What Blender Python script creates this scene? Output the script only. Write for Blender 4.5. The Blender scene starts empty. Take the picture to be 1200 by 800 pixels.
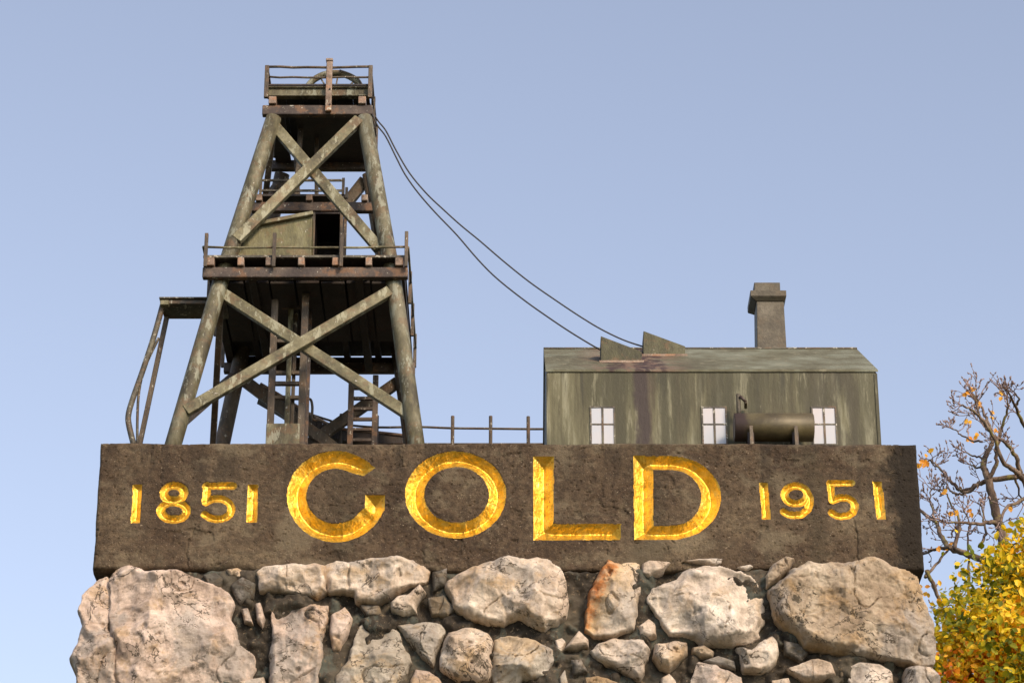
import bpy, bmesh, math, random
import numpy as np
from mathutils import Vector, Matrix

# ------------------------------------------------------------------ camera, sky, sun, exposure
SC = bpy.context.scene
COL = SC.collection
random.seed(7)
RNG = np.random.default_rng(11)

PITCH = math.radians(25.0); FPX = 3300.0; CAMY = -9.5; CAMZ = 1.6
cam_d = bpy.data.cameras.new("camera"); cam = bpy.data.objects.new("camera", cam_d); COL.objects.link(cam)
cam.location = (0, CAMY, CAMZ); cam.rotation_euler = (math.pi / 2 + PITCH, 0, 0)
cam_d.sensor_width = 36.0; cam_d.lens = 36.0 * FPX / 1200.0; cam_d.clip_end = 3000
SC.camera = cam

SUN_EL = math.radians(32.0); SUN_AZ = math.radians(148.0)      # azimuth clockwise from +Y (behind the camera, to its right)
w = bpy.data.worlds.new("World"); SC.world = w; w.use_nodes = True
nt = w.node_tree; nt.nodes.clear()
out = nt.nodes.new("ShaderNodeOutputWorld"); bg = nt.nodes.new("ShaderNodeBackground")
sky = nt.nodes.new("ShaderNodeTexSky"); sky.sky_type = 'NISHITA'; sky.sun_disc = False
sky.sun_elevation = SUN_EL; sky.sun_rotation = SUN_AZ
sky.air_density = 1.0; sky.dust_density = 1.8; sky.ozone_density = 3.0
hsv = nt.nodes.new("ShaderNodeHueSaturation"); hsv.inputs["Saturation"].default_value = 0.62; hsv.inputs["Hue"].default_value = 0.506
nt.links.new(sky.outputs[0], hsv.inputs["Color"]); nt.links.new(hsv.outputs[0], bg.inputs[0]); bg.inputs[1].default_value = 0.116
nt.links.new(bg.outputs[0], out.inputs[0])
sd = bpy.data.lights.new("sun", 'SUN'); so = bpy.data.objects.new("sun", sd); COL.objects.link(so)
sd.energy = 1.9; sd.angle = math.radians(12); sd.color = (1.0, 0.76, 0.52)
sdir = Vector((math.sin(SUN_AZ) * math.cos(SUN_EL), math.cos(SUN_AZ) * math.cos(SUN_EL), math.sin(SUN_EL)))
so.rotation_euler = sdir.to_track_quat('Z', 'Y').to_euler()
so.location = (0, -30, 40)
SC.view_settings.view_transform = 'Standard'; SC.view_settings.look = 'None'
SC.view_settings.gamma = 1.0; SC.view_settings.use_curve_mapping = False
SC.view_settings.exposure = 0.95

# ------------------------------------------------------------------ measuring helper: a point of the photo on a plane y = Y
_c, _s = math.cos(PITCH), math.sin(PITCH)
def P(px, py, Y):
    x = (px - 600.0) / FPX; u = (400.0 - py) / FPX
    k = (Y - CAMY) / (_c - u * _s)
    return Vector((x * k, Y, CAMZ + (_s + u * _c) * k))

# ------------------------------------------------------------------ numpy noise
def _hash(ix, iy, iz, seed):
    h = (ix.astype(np.int64) * 374761393 + iy.astype(np.int64) * 668265263 + iz.astype(np.int64) * 2147483647 + seed * 974711) & 0xffffffff
    h = ((h ^ (h >> 13)) * 1274126177) & 0xffffffff
    h = ((h ^ (h >> 16)) * 2246822519) & 0xffffffff
    return ((h ^ (h >> 15)) & 0xffff) / 65535.0
def vnoise(p, seed=0):
    f = np.floor(p); t = p - f; t = t * t * t * (t * (t * 6 - 15) + 10)
    i = f.astype(np.int64); r = 0
    for dx in (0, 1):
        wx = t[:, 0] if dx else 1 - t[:, 0]
        for dy in (0, 1):
            wy = t[:, 1] if dy else 1 - t[:, 1]
            for dz in (0, 1):
                wz = t[:, 2] if dz else 1 - t[:, 2]
                r = r + wx * wy * wz * _hash(i[:, 0] + dx, i[:, 1] + dy, i[:, 2] + dz, seed)
    return r * 2 - 1
def fbm(p, scale, octs=4, seed=0, gain=0.5):
    a = 1.0; r = np.zeros(len(p)); q = p * scale; tot = 0
    for o in range(octs):
        r += a * vnoise(q, seed + o * 17); tot += a; a *= gain; q = q * 2.03 + 3.7
    return r / tot
def ridged(p, scale, octs=3, seed=0):
    a = 1.0; r = np.zeros(len(p)); q = p * scale; tot = 0
    for o in range(octs):
        r += a * (1 - np.abs(vnoise(q, seed + o * 31))); tot += a; a *= .5; q = q * 2.1 + 1.3
    return r / tot
def smooth(a, b, x):
    t = np.clip((x - a) / (b - a), 0, 1); return t * t * (3 - 2 * t)
def xz(a, b): return np.stack([a, np.zeros_like(a), b], 1)

# ------------------------------------------------------------------ object helpers
def link(name, me, mats, parent=None, shade_smooth=False):
    o = bpy.data.objects.new(name, me); COL.objects.link(o)
    for m in (mats if isinstance(mats, (list, tuple)) else [mats]): me.materials.append(m)
    if parent is not None: o.parent = parent
    if shade_smooth: me.polygons.foreach_set("use_smooth", [True] * len(me.polygons))
    return o
def tag(o, label, cat, group=None):
    o["label"] = label; o["category"] = cat
    if group: o["group"] = group
    return o
def thing(name, label, cat, loc, group=None):
    o = bpy.data.objects.new(name, None); COL.objects.link(o); o.location = loc; o.empty_display_size = .1
    return tag(o, label, cat, group)
def origin_of(p):
    v = Vector((0, 0, 0))
    while p is not None: v += Vector(p.location); p = p.parent
    return v
def np_mesh(name, V, F):
    me = bpy.data.meshes.new(name)
    V = np.asarray(V, np.float32); F = np.asarray(F, np.int32)
    me.vertices.add(len(V)); me.vertices.foreach_set("co", V.ravel())
    n = F.shape[1]
    me.loops.add(F.size); me.loops.foreach_set("vertex_index", F.ravel())
    me.polygons.add(len(F)); me.polygons.foreach_set("loop_start", np.arange(len(F), dtype=np.int32) * n)
    me.update(calc_edges=True); me.validate()
    return me

class MB:
    """collects shapes in world coordinates; build() links them as one mesh object"""
    def __init__(s): s.v = []; s.f = []
    def add(s, vs, fs):
        b = len(s.v); s.v += [Vector(v) for v in vs]; s.f += [tuple(b + i for i in f) for f in fs]; return s
    def box(s, a, b):
        x0, y0, z0 = [min(a[i], b[i]) for i in range(3)]; x1, y1, z1 = [max(a[i], b[i]) for i in range(3)]
        return s.add([(x0,y0,z0),(x1,y0,z0),(x1,y1,z0),(x0,y1,z0),(x0,y0,z1),(x1,y0,z1),(x1,y1,z1),(x0,y1,z1)],
                     [(0,3,2,1),(4,5,6,7),(0,1,5,4),(1,2,6,5),(2,3,7,6),(3,0,4,7)])
    def beam(s, p, q, wd, dp, ref=(0, -1, 0)):
        """square timber from p to q; dp measured along ref, wd across"""
        p = Vector(p); q = Vector(q); d = (q - p).normalized(); r = Vector(ref); r = (r - d * r.dot(d)).normalized(); t = d.cross(r)
        vs = []
        for c in (p, q):
            for a, b in ((-1,-1),(1,-1),(1,1),(-1,1)): vs.append(c + t * (a * wd / 2) + r * (b * dp / 2))
        return s.add(vs, [(3,2,1,0),(4,5,6,7),(0,1,5,4),(1,2,6,5),(2,3,7,6),(3,0,4,7)])
    def tube(s, pts, r, n=10, cap=True):
        pts = [Vector(p) for p in pts]; b = len(s.v); m = len(pts)
        rs = r if isinstance(r, (list, tuple)) else [r] * m
        up = None
        for i, p in enumerate(pts):
            d = (pts[min(i + 1, m - 1)] - pts[max(i - 1, 0)]).normalized()
            if up is None: up = d.orthogonal().normalized()
            up = (up - d * up.dot(d)).normalized(); t = d.cross(up)
            for k in range(n):
                a = 2 * math.pi * k / n; s.v.append(p + (up * math.cos(a) + t * math.sin(a)) * rs[i])
        for i in range(m - 1):
            for k in range(n):
                s.f.append((b + i*n + k, b + i*n + (k+1) % n, b + (i+1)*n + (k+1) % n, b + (i+1)*n + k))
        if cap:
            s.f.append(tuple(b + k for k in range(n))[::-1]); s.f.append(tuple(b + (m-1)*n + k for k in range(n)))
        return s
    def prism(s, front, back):
        n = len(front); fs = [tuple(range(n)), tuple(range(2*n - 1, n - 1, -1))]
        for i in range(n): j = (i + 1) % n; fs.append((i, n + i, n + j, j))
        return s.add(list(front) + list(back), fs)
    def build(s, name, m, parent=None, smooth_=False, bevel=0, origin=None):
        o0 = origin_of(parent) if parent is not None else Vector(origin or (0, 0, 0))
        me = bpy.data.meshes.new(name); me.from_pydata([v - o0 for v in s.v], [], s.f)
        bm = bmesh.new(); bm.from_mesh(me); bmesh.ops.recalc_face_normals(bm, faces=bm.faces); bm.to_mesh(me); bm.free()
        o = link(name, me, m, parent)
        if parent is None: o.location = o0
        if smooth_:
            me.polygons.foreach_set("use_smooth", [len(p.vertices) == 4 for p in me.polygons])
        if bevel:
            md = o.modifiers.new("bevel", 'BEVEL'); md.width = bevel; md.segments = 2; md.limit_method = 'ANGLE'
        return o
def catmull(pts, per=6):
    pts = [Vector(p) for p in pts]; out = []
    for i in range(len(pts) - 1):
        a, b, c, d = pts[max(i-1,0)], pts[i], pts[i+1], pts[min(i+2,len(pts)-1)]
        for k in range(per):
            t = k / per
            out.append(.5 * (2*b + (c-a)*t + (2*a-5*b+4*c-d)*t*t + (3*b-a-3*c+d)*t**3))
    return out + [pts[-1]]

# ------------------------------------------------------------------ materials
GAIN = 1.6
class NT:
    def __init__(s, name):
        s.m = bpy.data.materials.new(name); s.m.use_nodes = True; s.t = s.m.node_tree
        s.b = s.t.nodes["Principled BSDF"]; s.co = s.t.nodes.new("ShaderNodeTexCoord").outputs["Object"]
    def n(s, typ, **kw):
        nd = s.t.nodes.new(typ)
        for k, v in kw.items(): setattr(nd, k, v)
        return nd
    def L(s, a, b): s.t.links.new(a, b)
    def mapped(s, scale=(1,1,1), vec=None, rand=False):
        mp = s.n("ShaderNodeMapping"); mp.inputs["Scale"].default_value = scale; s.L(vec or s.co, mp.inputs[0])
        if rand:
            oi = s.n("ShaderNodeObjectInfo"); mu = s.n("ShaderNodeMath", operation='MULTIPLY'); s.L(oi.outputs["Random"], mu.inputs[0]); mu.inputs[1].default_value = 37.0
            cx = s.n("ShaderNodeCombineXYZ"); s.L(mu.outputs[0], cx.inputs[0]); s.L(mu.outputs[0], cx.inputs[2]); s.L(cx.outputs[0], mp.inputs[1])
        return mp.outputs[0]
    def noise(s, scale, detail=6, rough=.6, vec=None, dist=0):
        nd = s.n("ShaderNodeTexNoise"); nd.inputs["Scale"].default_value = scale; nd.inputs["Detail"].default_value = detail
        nd.inputs["Roughness"].default_value = rough; nd.inputs["Distortion"].default_value = dist
        s.L(vec or s.co, nd.inputs["Vector"])
        g = s.n("ShaderNodeMapRange"); g.inputs[1].default_value = .5 - .5 / GAIN; g.inputs[2].default_value = .5 + .5 / GAIN; s.L(nd.outputs["Fac"], g.inputs[0]); return g.outputs[0]
    def ramp(s, fac, stops, interp='LINEAR'):
        nd = s.n("ShaderNodeValToRGB"); cr = nd.color_ramp; cr.interpolation = interp
        while len(cr.elements) < len(stops): cr.elements.new(.5)
        for e, (p, c) in zip(cr.elements, stops): e.position = p; e.color = (*c, 1) if len(c) == 3 else c
        s.L(fac, nd.inputs[0]); return nd.outputs["Color"]
    def step(s, fac, a, b):
        inv = a > b; a, b = min(a, b), max(a, b)
        g = s.n("ShaderNodeMapRange", interpolation_type='SMOOTHSTEP'); s.L(fac, g.inputs[0])
        g.inputs[1].default_value = a; g.inputs[2].default_value = b; g.inputs[3].default_value = 1.0 if inv else 0.0; g.inputs[4].default_value = 0.0 if inv else 1.0
        return g.outputs[0]
    def mix(s, fac, a, b, mode='MIX'):
        nd = s.n("ShaderNodeMix", data_type='RGBA', blend_type=mode)
        for sock, v in ((nd.inputs[0], fac), (nd.inputs[6], a), (nd.inputs[7], b)):
            if isinstance(v, (int, float)): sock.default_value = v
            elif isinstance(v, tuple): sock.default_value = (*v, 1)
            else: s.L(v, sock)
        return nd.outputs[2]
    def math(s, op, a, b=0.0):
        nd = s.n("ShaderNodeMath", operation=op)
        for sock, v in zip(nd.inputs, (a, b)):
            if isinstance(v, (int, float)): sock.default_value = v
            else: s.L(v, sock)
        return nd.outputs[0]
    def bump(s, h, strength=.4, dist=.01, prev=None):
        nd = s.n("ShaderNodeBump"); nd.inputs["Strength"].default_value = strength; nd.inputs["Distance"].default_value = dist
        s.L(h, nd.inputs["Height"])
        if prev is not None: s.L(prev, nd.inputs["Normal"])
        return nd.outputs[0]
    def done(s, col, rough=.7, metal=0, normal=None, spec=None):
        for k, v in (("Base Color", col), ("Roughness", rough), ("Metallic", metal)):
            if isinstance(v, (int, float)): s.b.inputs[k].default_value = v
            elif isinstance(v, tuple): s.b.inputs[k].default_value = (*v, 1)
            else: s.L(v, s.b.inputs[k])
        if normal is not None: s.L(normal, s.b.inputs["Normal"])
        if spec is not None: s.b.inputs["Specular IOR Level"].default_value = spec
        return s.m

def mat_patina(name, c_lo, c_mid, c_hi, speck=(.42,.40,.33), rust=(.16,.085,.04), amt_rust=.4, stretch=(1,1,1), speckle=.76, patch=None):
    s = NT(name); v = s.mapped(stretch, rand=True)
    base = s.ramp(s.noise(9, 8, .65, v), [(.3, c_lo), (.5, c_mid), (.7, c_hi)])
    fine = s.noise(70, 5, .7, v)
    base = s.mix(s.ramp(fine, [(.35, (.6,.6,.6)), (.65, (0,0,0))]), base, s.mix(.55, base, (.03,.025,.02)))
    base = s.mix(s.step(s.noise(14, 6, .7, s.mapped((1,1,1.3), rand=True)), .52, .66), base, s.mix(amt_rust, base, rust))
    base = s.mix(s.step(s.noise(55, 4, .75, v), speckle - .06, speckle), base, speck)
    if patch: base = s.mix(s.math('MULTIPLY', s.step(s.noise(18, 6, .72, s.mapped((1.5,1.5,.55), rand=True)), .56, .66), .8), base, patch)
    n = s.bump(s.noise(90, 5, .7, v), .35, .004)
    return s.done(base, .62, .15, n)

M_BRACE = mat_patina("patina_bronze_pale", (.07,.06,.03), (.165,.15,.08), (.25,.23,.14), patch=(.31,.305,.215), speckle=.80)
M_LEG   = mat_patina("patina_bronze_green", (.05,.043,.022), (.115,.103,.054), (.185,.17,.108), stretch=(1.6,1.6,.7), patch=(.24,.245,.185), speckle=.80)
M_BEAM  = mat_patina("rusty_bronze_beam", (.035,.024,.020), (.07,.050,.040), (.115,.085,.064), rust=(.2,.10,.045), amt_rust=.55, speckle=.76)
M_END   = mat_patina("rusty_joist_end", (.15,.10,.07), (.28,.20,.15), (.38,.29,.22), rust=(.30,.14,.06), amt_rust=.6)
M_DARK  = mat_patina("shade_dark_planks", (.016,.012,.012), (.026,.02,.019), (.042,.033,.03), rust=(.06,.03,.02), speckle=.80, speck=(.09,.08,.07))  # near-black: the shade under the decks is partly put into this colour
M_RAIL  = mat_patina("dark_bronze_rail", (.05,.045,.035), (.09,.08,.06), (.15,.14,.1), speckle=.7)
M_BIN   = mat_patina("olive_bronze_sheet", (.085,.077,.03), (.145,.135,.06), (.215,.20,.11), stretch=(1.4,1,.5))
M_POST  = mat_patina("brown_bronze_post", (.05,.036,.024), (.09,.068,.045), (.14,.11,.078), stretch=(1.5,1.5,.6))

def mat_house(name, roof=False):
    s = NT(name)
    if roof:
        base = s.ramp(s.noise(5, 8, .7, s.mapped((1,1,1))), [(.2, (.065,.058,.034)), (.45, (.115,.11,.07)), (.6, (.155,.16,.115)), (.8, (.23,.235,.18))])
        base = s.mix(s.step(s.noise(16, 7, .75), .60, .76), base, (.20,.185,.125))
        sx = s.n("ShaderNodeSeparateXYZ"); s.L(s.co, sx.inputs[0])
        # run-off stains in front of the two hoods
        m = s.math('MULTIPLY', s.step(s.math('ABSOLUTE', s.math('SUBTRACT', sx.outputs[0], -.285)), .26, .04), s.step(s.noise(9, 6, .7), .36, .56))
        base = s.mix(m, base, (.16,.105,.075))
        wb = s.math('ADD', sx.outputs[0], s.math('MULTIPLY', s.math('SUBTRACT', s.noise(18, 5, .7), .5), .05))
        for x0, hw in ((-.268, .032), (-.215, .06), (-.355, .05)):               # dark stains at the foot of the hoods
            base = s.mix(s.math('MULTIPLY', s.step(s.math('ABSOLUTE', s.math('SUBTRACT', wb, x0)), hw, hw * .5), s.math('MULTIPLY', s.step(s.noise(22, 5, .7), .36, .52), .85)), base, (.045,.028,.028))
    else:
        v = s.mapped((1,1,.09))
        base = s.ramp(s.noise(17, 9, .66, v), [(.22, (.032,.026,.010)), (.42, (.072,.065,.031)), (.58, (.122,.114,.060)), (.80, (.27,.265,.185))])
        base = s.mix(s.step(s.noise(3.2, 4, .55, s.mapped((1.2,1,.5))), .42, .62), base, s.mix(.62, base, (.036,.036,.014)))
        base = s.mix(s.step(s.noise(34, 6, .7, s.mapped((1,1,.13))), .56, .72), base, s.mix(.6, base, (.225,.215,.14)))
        sx = s.n("ShaderNodeSeparateXYZ"); s.L(s.co, sx.inputs[0])
        wob = s.math('MULTIPLY', s.math('SUBTRACT', s.noise(6, 4, .6, s.mapped((.2,1,1))), .5), .05)
        xx = s.math('ADD', sx.outputs[0], wob)
        for x0, hw, colr, k in ((-.245, .06, (.07,.045,.03), .7), (-.268, .036, (.026,.017,.014), 1.0), (.40, .06, (.05,.045,.028), .5), (.02, .11, (.035,.033,.014), .8), (-.15, .10, (.04,.038,.016), .85), (-.37, .07, (.045,.042,.019), .75), (.50, .09, (.035,.03,.014), .85)):
            m = s.step(s.math('ABSOLUTE', s.math('SUBTRACT', xx, x0)), hw, hw * .35)
            m = s.math('MULTIPLY', m, s.math('MULTIPLY', s.step(s.noise(20, 6, .7, s.mapped((1.3,1,.16))), .30, .56), k))
            base = s.mix(m, base, colr)
    if not roof:                                                               # dark run-off streaks starting under the eave
        st_ = s.step(s.noise(30, 5, .65, s.mapped((1,1,.06))), .53, .66)
        ln = s.math('ADD', s.math('MULTIPLY', s.noise(10, 3, .6, s.mapped((1,1,.01))), .5), .0)
        dn = s.step(s.math('SUBTRACT', sx.outputs[2], ln), .0, .16)
        base = s.mix(s.math('MULTIPLY', s.math('MULTIPLY', st_, dn), .85), base, (.028,.027,.013))
        mm = s.step(s.math('ABSOLUTE', s.math('SUBTRACT', xx, -.262)), .034, .016)
        base = s.mix(s.math('MULTIPLY', mm, s.step(s.noise(24, 6, .7, s.mapped((1.3,1,.2))), .12, .50)), base, (.030,.019,.016))
    base = s.mix(s.step(s.noise(80, 4, .75), .70, .80), base, (.05,.04,.025))
    n = s.bump(s.noise(60, 5, .7, s.mapped((1,1,.5))), .25, .004)
    return s.done(base, .7 if roof else .6, .0, n, .25 if roof else .4)
M_WALL = mat_house("streaked_patina_wall"); M_ROOF = mat_house("patina_roof", True)
M_HOOD = mat_patina("olive_hood", (.035,.035,.014), (.065,.063,.027), (.11,.105,.055), stretch=(1,1,.5), speckle=.84)
M_CHIM = mat_patina("grey_brown_chimney", (.065,.055,.038), (.10,.086,.06), (.15,.132,.098), rust=(.10,.07,.04), speckle=.85)

def mat_pane():
    s = NT("white_window_pane"); c = s.ramp(s.noise(6, 4, .6), [(.3, (.50,.455,.45)), (.7, (.43,.455,.50))])
    return s.done(c, .35, 0)
M_PANE = mat_pane()

def mat_boiler():
    s = NT("brown_boiler"); sx = s.n("ShaderNodeSeparateXYZ"); s.L(s.co, sx.inputs[0])
    base = s.ramp(s.noise(10, 7, .65), [(.2, (.05,.038,.018)), (.5, (.095,.075,.034)), (.8, (.15,.125,.062))])
    base = s.mix(s.step(s.math('ADD', sx.outputs[0], s.math('MULTIPLY', s.noise(14, 4), .05)), -.065, -.09), base, (.055,.034,.026))
    base = s.mix(s.step(s.noise(70, 3, .7), .80, .86), base, (.2,.18,.12))
    return s.done(base, .5, .1, s.bump(s.noise(60, 4, .6), .2, .003))
M_BOIL = mat_boiler()

def mat_concrete():
    s = NT("weathered_brown_concrete")
    big = s.noise(2.6, 7, .62)
    base = s.ramp(big, [(.2, (.040,.025,.014)), (.42, (.076,.050,.030)), (.6, (.112,.079,.048)), (.82, (.185,.140,.086))])
    base = s.mix(s.step(s.noise(9, 8, .7, s.mapped((1,1,1.4))), .52, .70), base, s.mix(.42, base, (.17,.14,.09)))
    base = s.mix(s.step(s.noise(42, 6, .75), .34, .66), s.mix(.5, base, (.018,.013,.009)), base)
    base = s.mix(s.step(s.noise(150, 3, .8), .70, .80), base, (.30,.24,.17))          # pale sand grains
    base = s.mix(s.step(s.noise(120, 3, .8, s.mapped((1.1,1.3,.9))), .70, .78), base, (.02,.016,.013))
    sx = s.n("ShaderNodeSeparateXYZ"); s.L(s.co, sx.inputs[0])
    drip = s.math('MULTIPLY', s.step(s.noise(9, 7, .65, s.mapped((1,1,.16))), .52, .70), s.step(s.math('SUBTRACT', sx.outputs[2], s.math('MULTIPLY', s.noise(5, 3, .5, s.mapped((1,1,.02))), .45)), .0, .22))
    base = s.mix(s.math('MULTIPLY', drip, .6), base, (.026,.019,.013))                     # run-off stains from the top edge
    pale = s.math('MULTIPLY', s.step(s.noise(3.4, 7, .66, s.mapped((1,1,1.5))), .54, .70), .5)
    base = s.mix(pale, base, (.175,.142,.092))
    wob = s.math('MULTIPLY', s.math('SUBTRACT', s.noise(7, 6, .7), .5), .22)
    m = s.step(s.math('ADD', sx.outputs[0], wob), 1.34, 1.40)                             # dark growth near the right-hand edge
    base = s.mix(s.math('MULTIPLY', m, .9), base, (.017,.013,.009))
    li = s.math('MULTIPLY', m, s.step(s.noise(60, 6, .75), .74, .82))
    base = s.mix(s.math('MULTIPLY', li, .8), base, (.17,.115,.025))                       # ochre lichen spots
    for x0, hw, k in ((1.09, .05, .55), (-.62, .09, .4), (.50, .10, .45), (-1.35, .06, -.0)):
        mm = s.step(s.math('ABSOLUTE', s.math('SUBTRACT', s.math('ADD', sx.outputs[0], s.math('MULTIPLY', wob, .5)), x0)), hw, hw * .2)
        base = s.mix(s.math('MULTIPLY', mm, k * .8), base, (.04,.033,.02))
    n = s.bump(s.noise(55, 7, .75), .55, .008); n = s.bump(s.noise(160, 3, .7), .4, .003, n)
    return s.done(base, .9, 0, n, .3)
M_CONC = mat_concrete()

def mat_gold():
    s = NT("gold_leaf")
    c = s.ramp(s.noise(26, 6, .7), [(.2, (.56,.33,.035)), (.5, (.78,.49,.07)), (.8, (.87,.61,.15))])
    c = s.mix(s.step(s.noise(90, 4, .7), .68, .74), c, (.35,.20,.05))
    n = s.bump(s.noise(85, 4, .6, s.mapped((1,1,.75))), .68, .0045); n = s.bump(s.noise(34, 3, .5), .22, .010, n)
    return s.done(c, .33, .88, n)
M_GOLD = mat_gold()

def mat_rock(name, tints, ochre=.35, dark=.3, orange=0.0):
    s = NT(name); v = s.mapped(rand=True)
    c = s.ramp(s.noise(6.5, 9, .66, v, .5), [(.16, tints[0]), (.42, tints[1]), (.60, tints[2]), (.82, tints[3])])
    c = s.mix(s.math('MULTIPLY', s.step(s.noise(6.5, 7, .7, s.mapped((1,1,1.2), rand=True), .6), .50, .68), min(1, ochre * 1.5)), c, (.42,.27,.12))
    c = s.mix(s.math('MULTIPLY', s.step(s.noise(3.6, 6, .7, s.mapped((1.3,1,1), rand=True)), .50, .66), .7), c, (.30,.27,.24))
    if orange:
        sx = s.n("ShaderNodeSeparateXYZ"); s.L(s.co, sx.inputs[0])
        e = s.math('ADD', s.math('MULTIPLY', sx.outputs[0], -1.0), s.math('MULTIPLY', sx.outputs[2], .55))
        e = s.math('ADD', e, s.math('MULTIPLY', s.math('SUBTRACT', s.noise(16, 8, .72), .5), .13))
        sh = s.math('SUBTRACT', e, orange)
        c = s.mix(s.math('MULTIPLY', s.step(sh, -.10, .0), .55), c, (.52,.34,.14))
        c = s.mix(s.math('MULTIPLY', s.step(sh, -.02, .03), s.math('MULTIPLY', s.step(s.noise(26, 6, .7), .25, .6), .9)), c, (.48,.17,.035))
        c = s.mix(s.math('MULTIPLY', s.step(sh, .01, .06), .55), c, (.24,.075,.025))
    c = s.mix(s.math('MULTIPLY', s.step(s.math('ADD', s.math('MULTIPLY', s.noise(4.5, 3, .6, s.mapped((1.2,1,1), rand=True)), .5), s.math('MULTIPLY', s.noise(24, 6, .75, v), .55)), .66, .72), min(.9, dark * 2.4)), c, (.05,.04,.025))
    c = s.mix(s.step(s.noise(75, 5, .75, v), .66, .74), c, s.mix(.6, c, (.08,.06,.04)))
    vein = s.math('ABSOLUTE', s.math('SUBTRACT', s.noise(5, 5, .6, s.mapped((1,1,1.3), rand=True), .5), .5))
    c = s.mix(s.math('MULTIPLY', s.step(vein, .017, .006), s.math('MULTIPLY', s.step(s.noise(4, 2, .5, v), .40, .55), .88)), c, (.06,.045,.03))
    c = s.mix(1.0, c, (1.15,1.15,1.14), 'MULTIPLY')
    c = s.mix(1.0, c, s.ramp(s.noise(38, 6, .7, v), [(.25, (.74,.72,.69)), (.5, (.98,.98,.98)), (.8, (1.1,1.1,1.09))]), 'MULTIPLY')
    n = s.bump(s.noise(30, 9, .72, v), .85, .011); n = s.bump(s.noise(130, 4, .75, v), .5, .003, n)
    return s.done(c, .78, 0, n, .3)
QZ = [(.27,.205,.15), (.47,.375,.29), (.60,.505,.41), (.70,.62,.53)]
M_QUARTZ = mat_rock("cream_quartz", QZ)
M_PINK   = mat_rock("pinkish_quartz", [(.28,.21,.165), (.46,.355,.285), (.575,.46,.385), (.66,.56,.48)], .3, .25)
M_GREYQ  = mat_rock("grey_quartz", [(.19,.165,.13), (.33,.29,.235), (.45,.40,.33), (.58,.53,.45)], .3, .35)
M_TAN    = mat_rock("tan_limestone", [(.17,.125,.085), (.29,.22,.15), (.39,.31,.225), (.50,.42,.32)], .3, .45)
M_DKROCK = mat_rock("dark_rubble", [(.06,.052,.042), (.085,.075,.06), (.11,.10,.082), (.15,.14,.115)], .15, .3)

def mat_mortar():
    s = NT("dark_mortar")
    c = s.ramp(s.noise(6, 8, .65), [(.3, (.03,.025,.019)), (.5, (.062,.051,.039)), (.7, (.10,.086,.064))])
    c = s.mix(s.step(s.noise(8, 6, .7, s.mapped((1.3,1,.8))), .54, .66), c, (.09,.095,.078))
    c = s.mix(s.step(s.noise(60, 4, .75), .64, .70), c, (.17,.13,.085))
    return s.done(c, .92, 0, s.bump(s.noise(40, 8, .75), .7, .012), .2)
M_MORT = mat_mortar()

def mat_bark():
    s = NT("grey_brown_bark"); v = s.mapped((1,1,.4))
    c = s.ramp(s.noise(14, 6, .7, v), [(.25, (.06,.042,.033)), (.5, (.14,.10,.075)), (.75, (.26,.20,.15))])
    c = s.mix(s.step(s.noise(7, 5, .7), .58, .68), c, (.20,.17,.06))
    return s.done(c, .85, 0, s.bump(s.noise(30, 5, .7, v), .5, .01), .2)
M_BARK = mat_bark()
def mat_twig():
    s = NT("pinkish_brown_twig"); c = s.ramp(s.noise(6, 3, .6), [(.3, (.16,.105,.09)), (.7, (.34,.24,.21))])
    return s.done(c, .8, 0)
M_TWIG = mat_twig()
def mat_leaf(name, stops):
    s = NT(name); g = s.n("ShaderNodeNewGeometry")
    cl = s.math('MULTIPLY', s.math('SUBTRACT', s.noise(2.2, 3, .5), .5), 1.3)
    f = s.math('ADD', s.math('MULTIPLY', g.outputs["Random Per Island"], .75), s.math('ADD', cl, .12))
    c = s.ramp(f, stops)
    m = s.done(c, .55, 0)
    tr = s.n("ShaderNodeBsdfTranslucent"); s.L(c, tr.inputs[0]); ms = s.n("ShaderNodeMixShader"); ms.inputs[0].default_value = .35
    o = s.t.nodes["Material Output"]; s.L(s.b.outputs[0], ms.inputs[1]); s.L(tr.outputs[0], ms.inputs[2]); s.L(ms.outputs[0], o.inputs[0])
    return m
M_LEAF = mat_leaf("autumn_leaves", [(.0, (.12,.15,.008)), (.20, (.33,.33,.010)), (.40, (.74,.56,.012)), (.70, (.92,.58,.012)), (.88, (.90,.36,.015)), (1.0, (.74,.18,.015))])
M_LEAFO = mat_leaf("orange_leaves", [(.0, (.75,.40,.02)), (1.0, (.8,.28,.03))])
def mat_ground():
    s = NT("grass_and_soil"); c = s.ramp(s.noise(.6, 8, .7), [(.35, (.045,.055,.02)), (.55, (.07,.075,.03)), (.7, (.12,.095,.05))])
    return s.done(c, .95, 0, s.bump(s.noise(20, 5, .7), .5, .05))
M_GROUND = mat_ground()
def mat_plain(name, c, r=.6, metal=0): return NT(name).done(c, r, metal)
M_CABLE = mat_plain("black_cable", (.03,.028,.028), .6)

# ------------------------------------------------------------------ ground
gv = []; gf = []; N = 60
for j in range(N + 1):
    for i in range(N + 1):
        a = (i / N - .5) * 2; b = (j / N - .5) * 2
        x = math.copysign(abs(a) ** 2.2, a) * 900; y = math.copysign(abs(b) ** 2.2, b) * 900
        gv.append((x, y, -.02 + .25 * math.sin(x * .05) * math.sin(y * .043) * min(1, (abs(x) + abs(y)) / 60)))
for j in range(N):
    for i in range(N): k = j * (N + 1) + i; gf.append((k, k + 1, k + N + 2, k + N + 1))
gr = link("ground", np_mesh("ground", gv, gf), M_GROUND); gr["kind"] = "structure"

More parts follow.
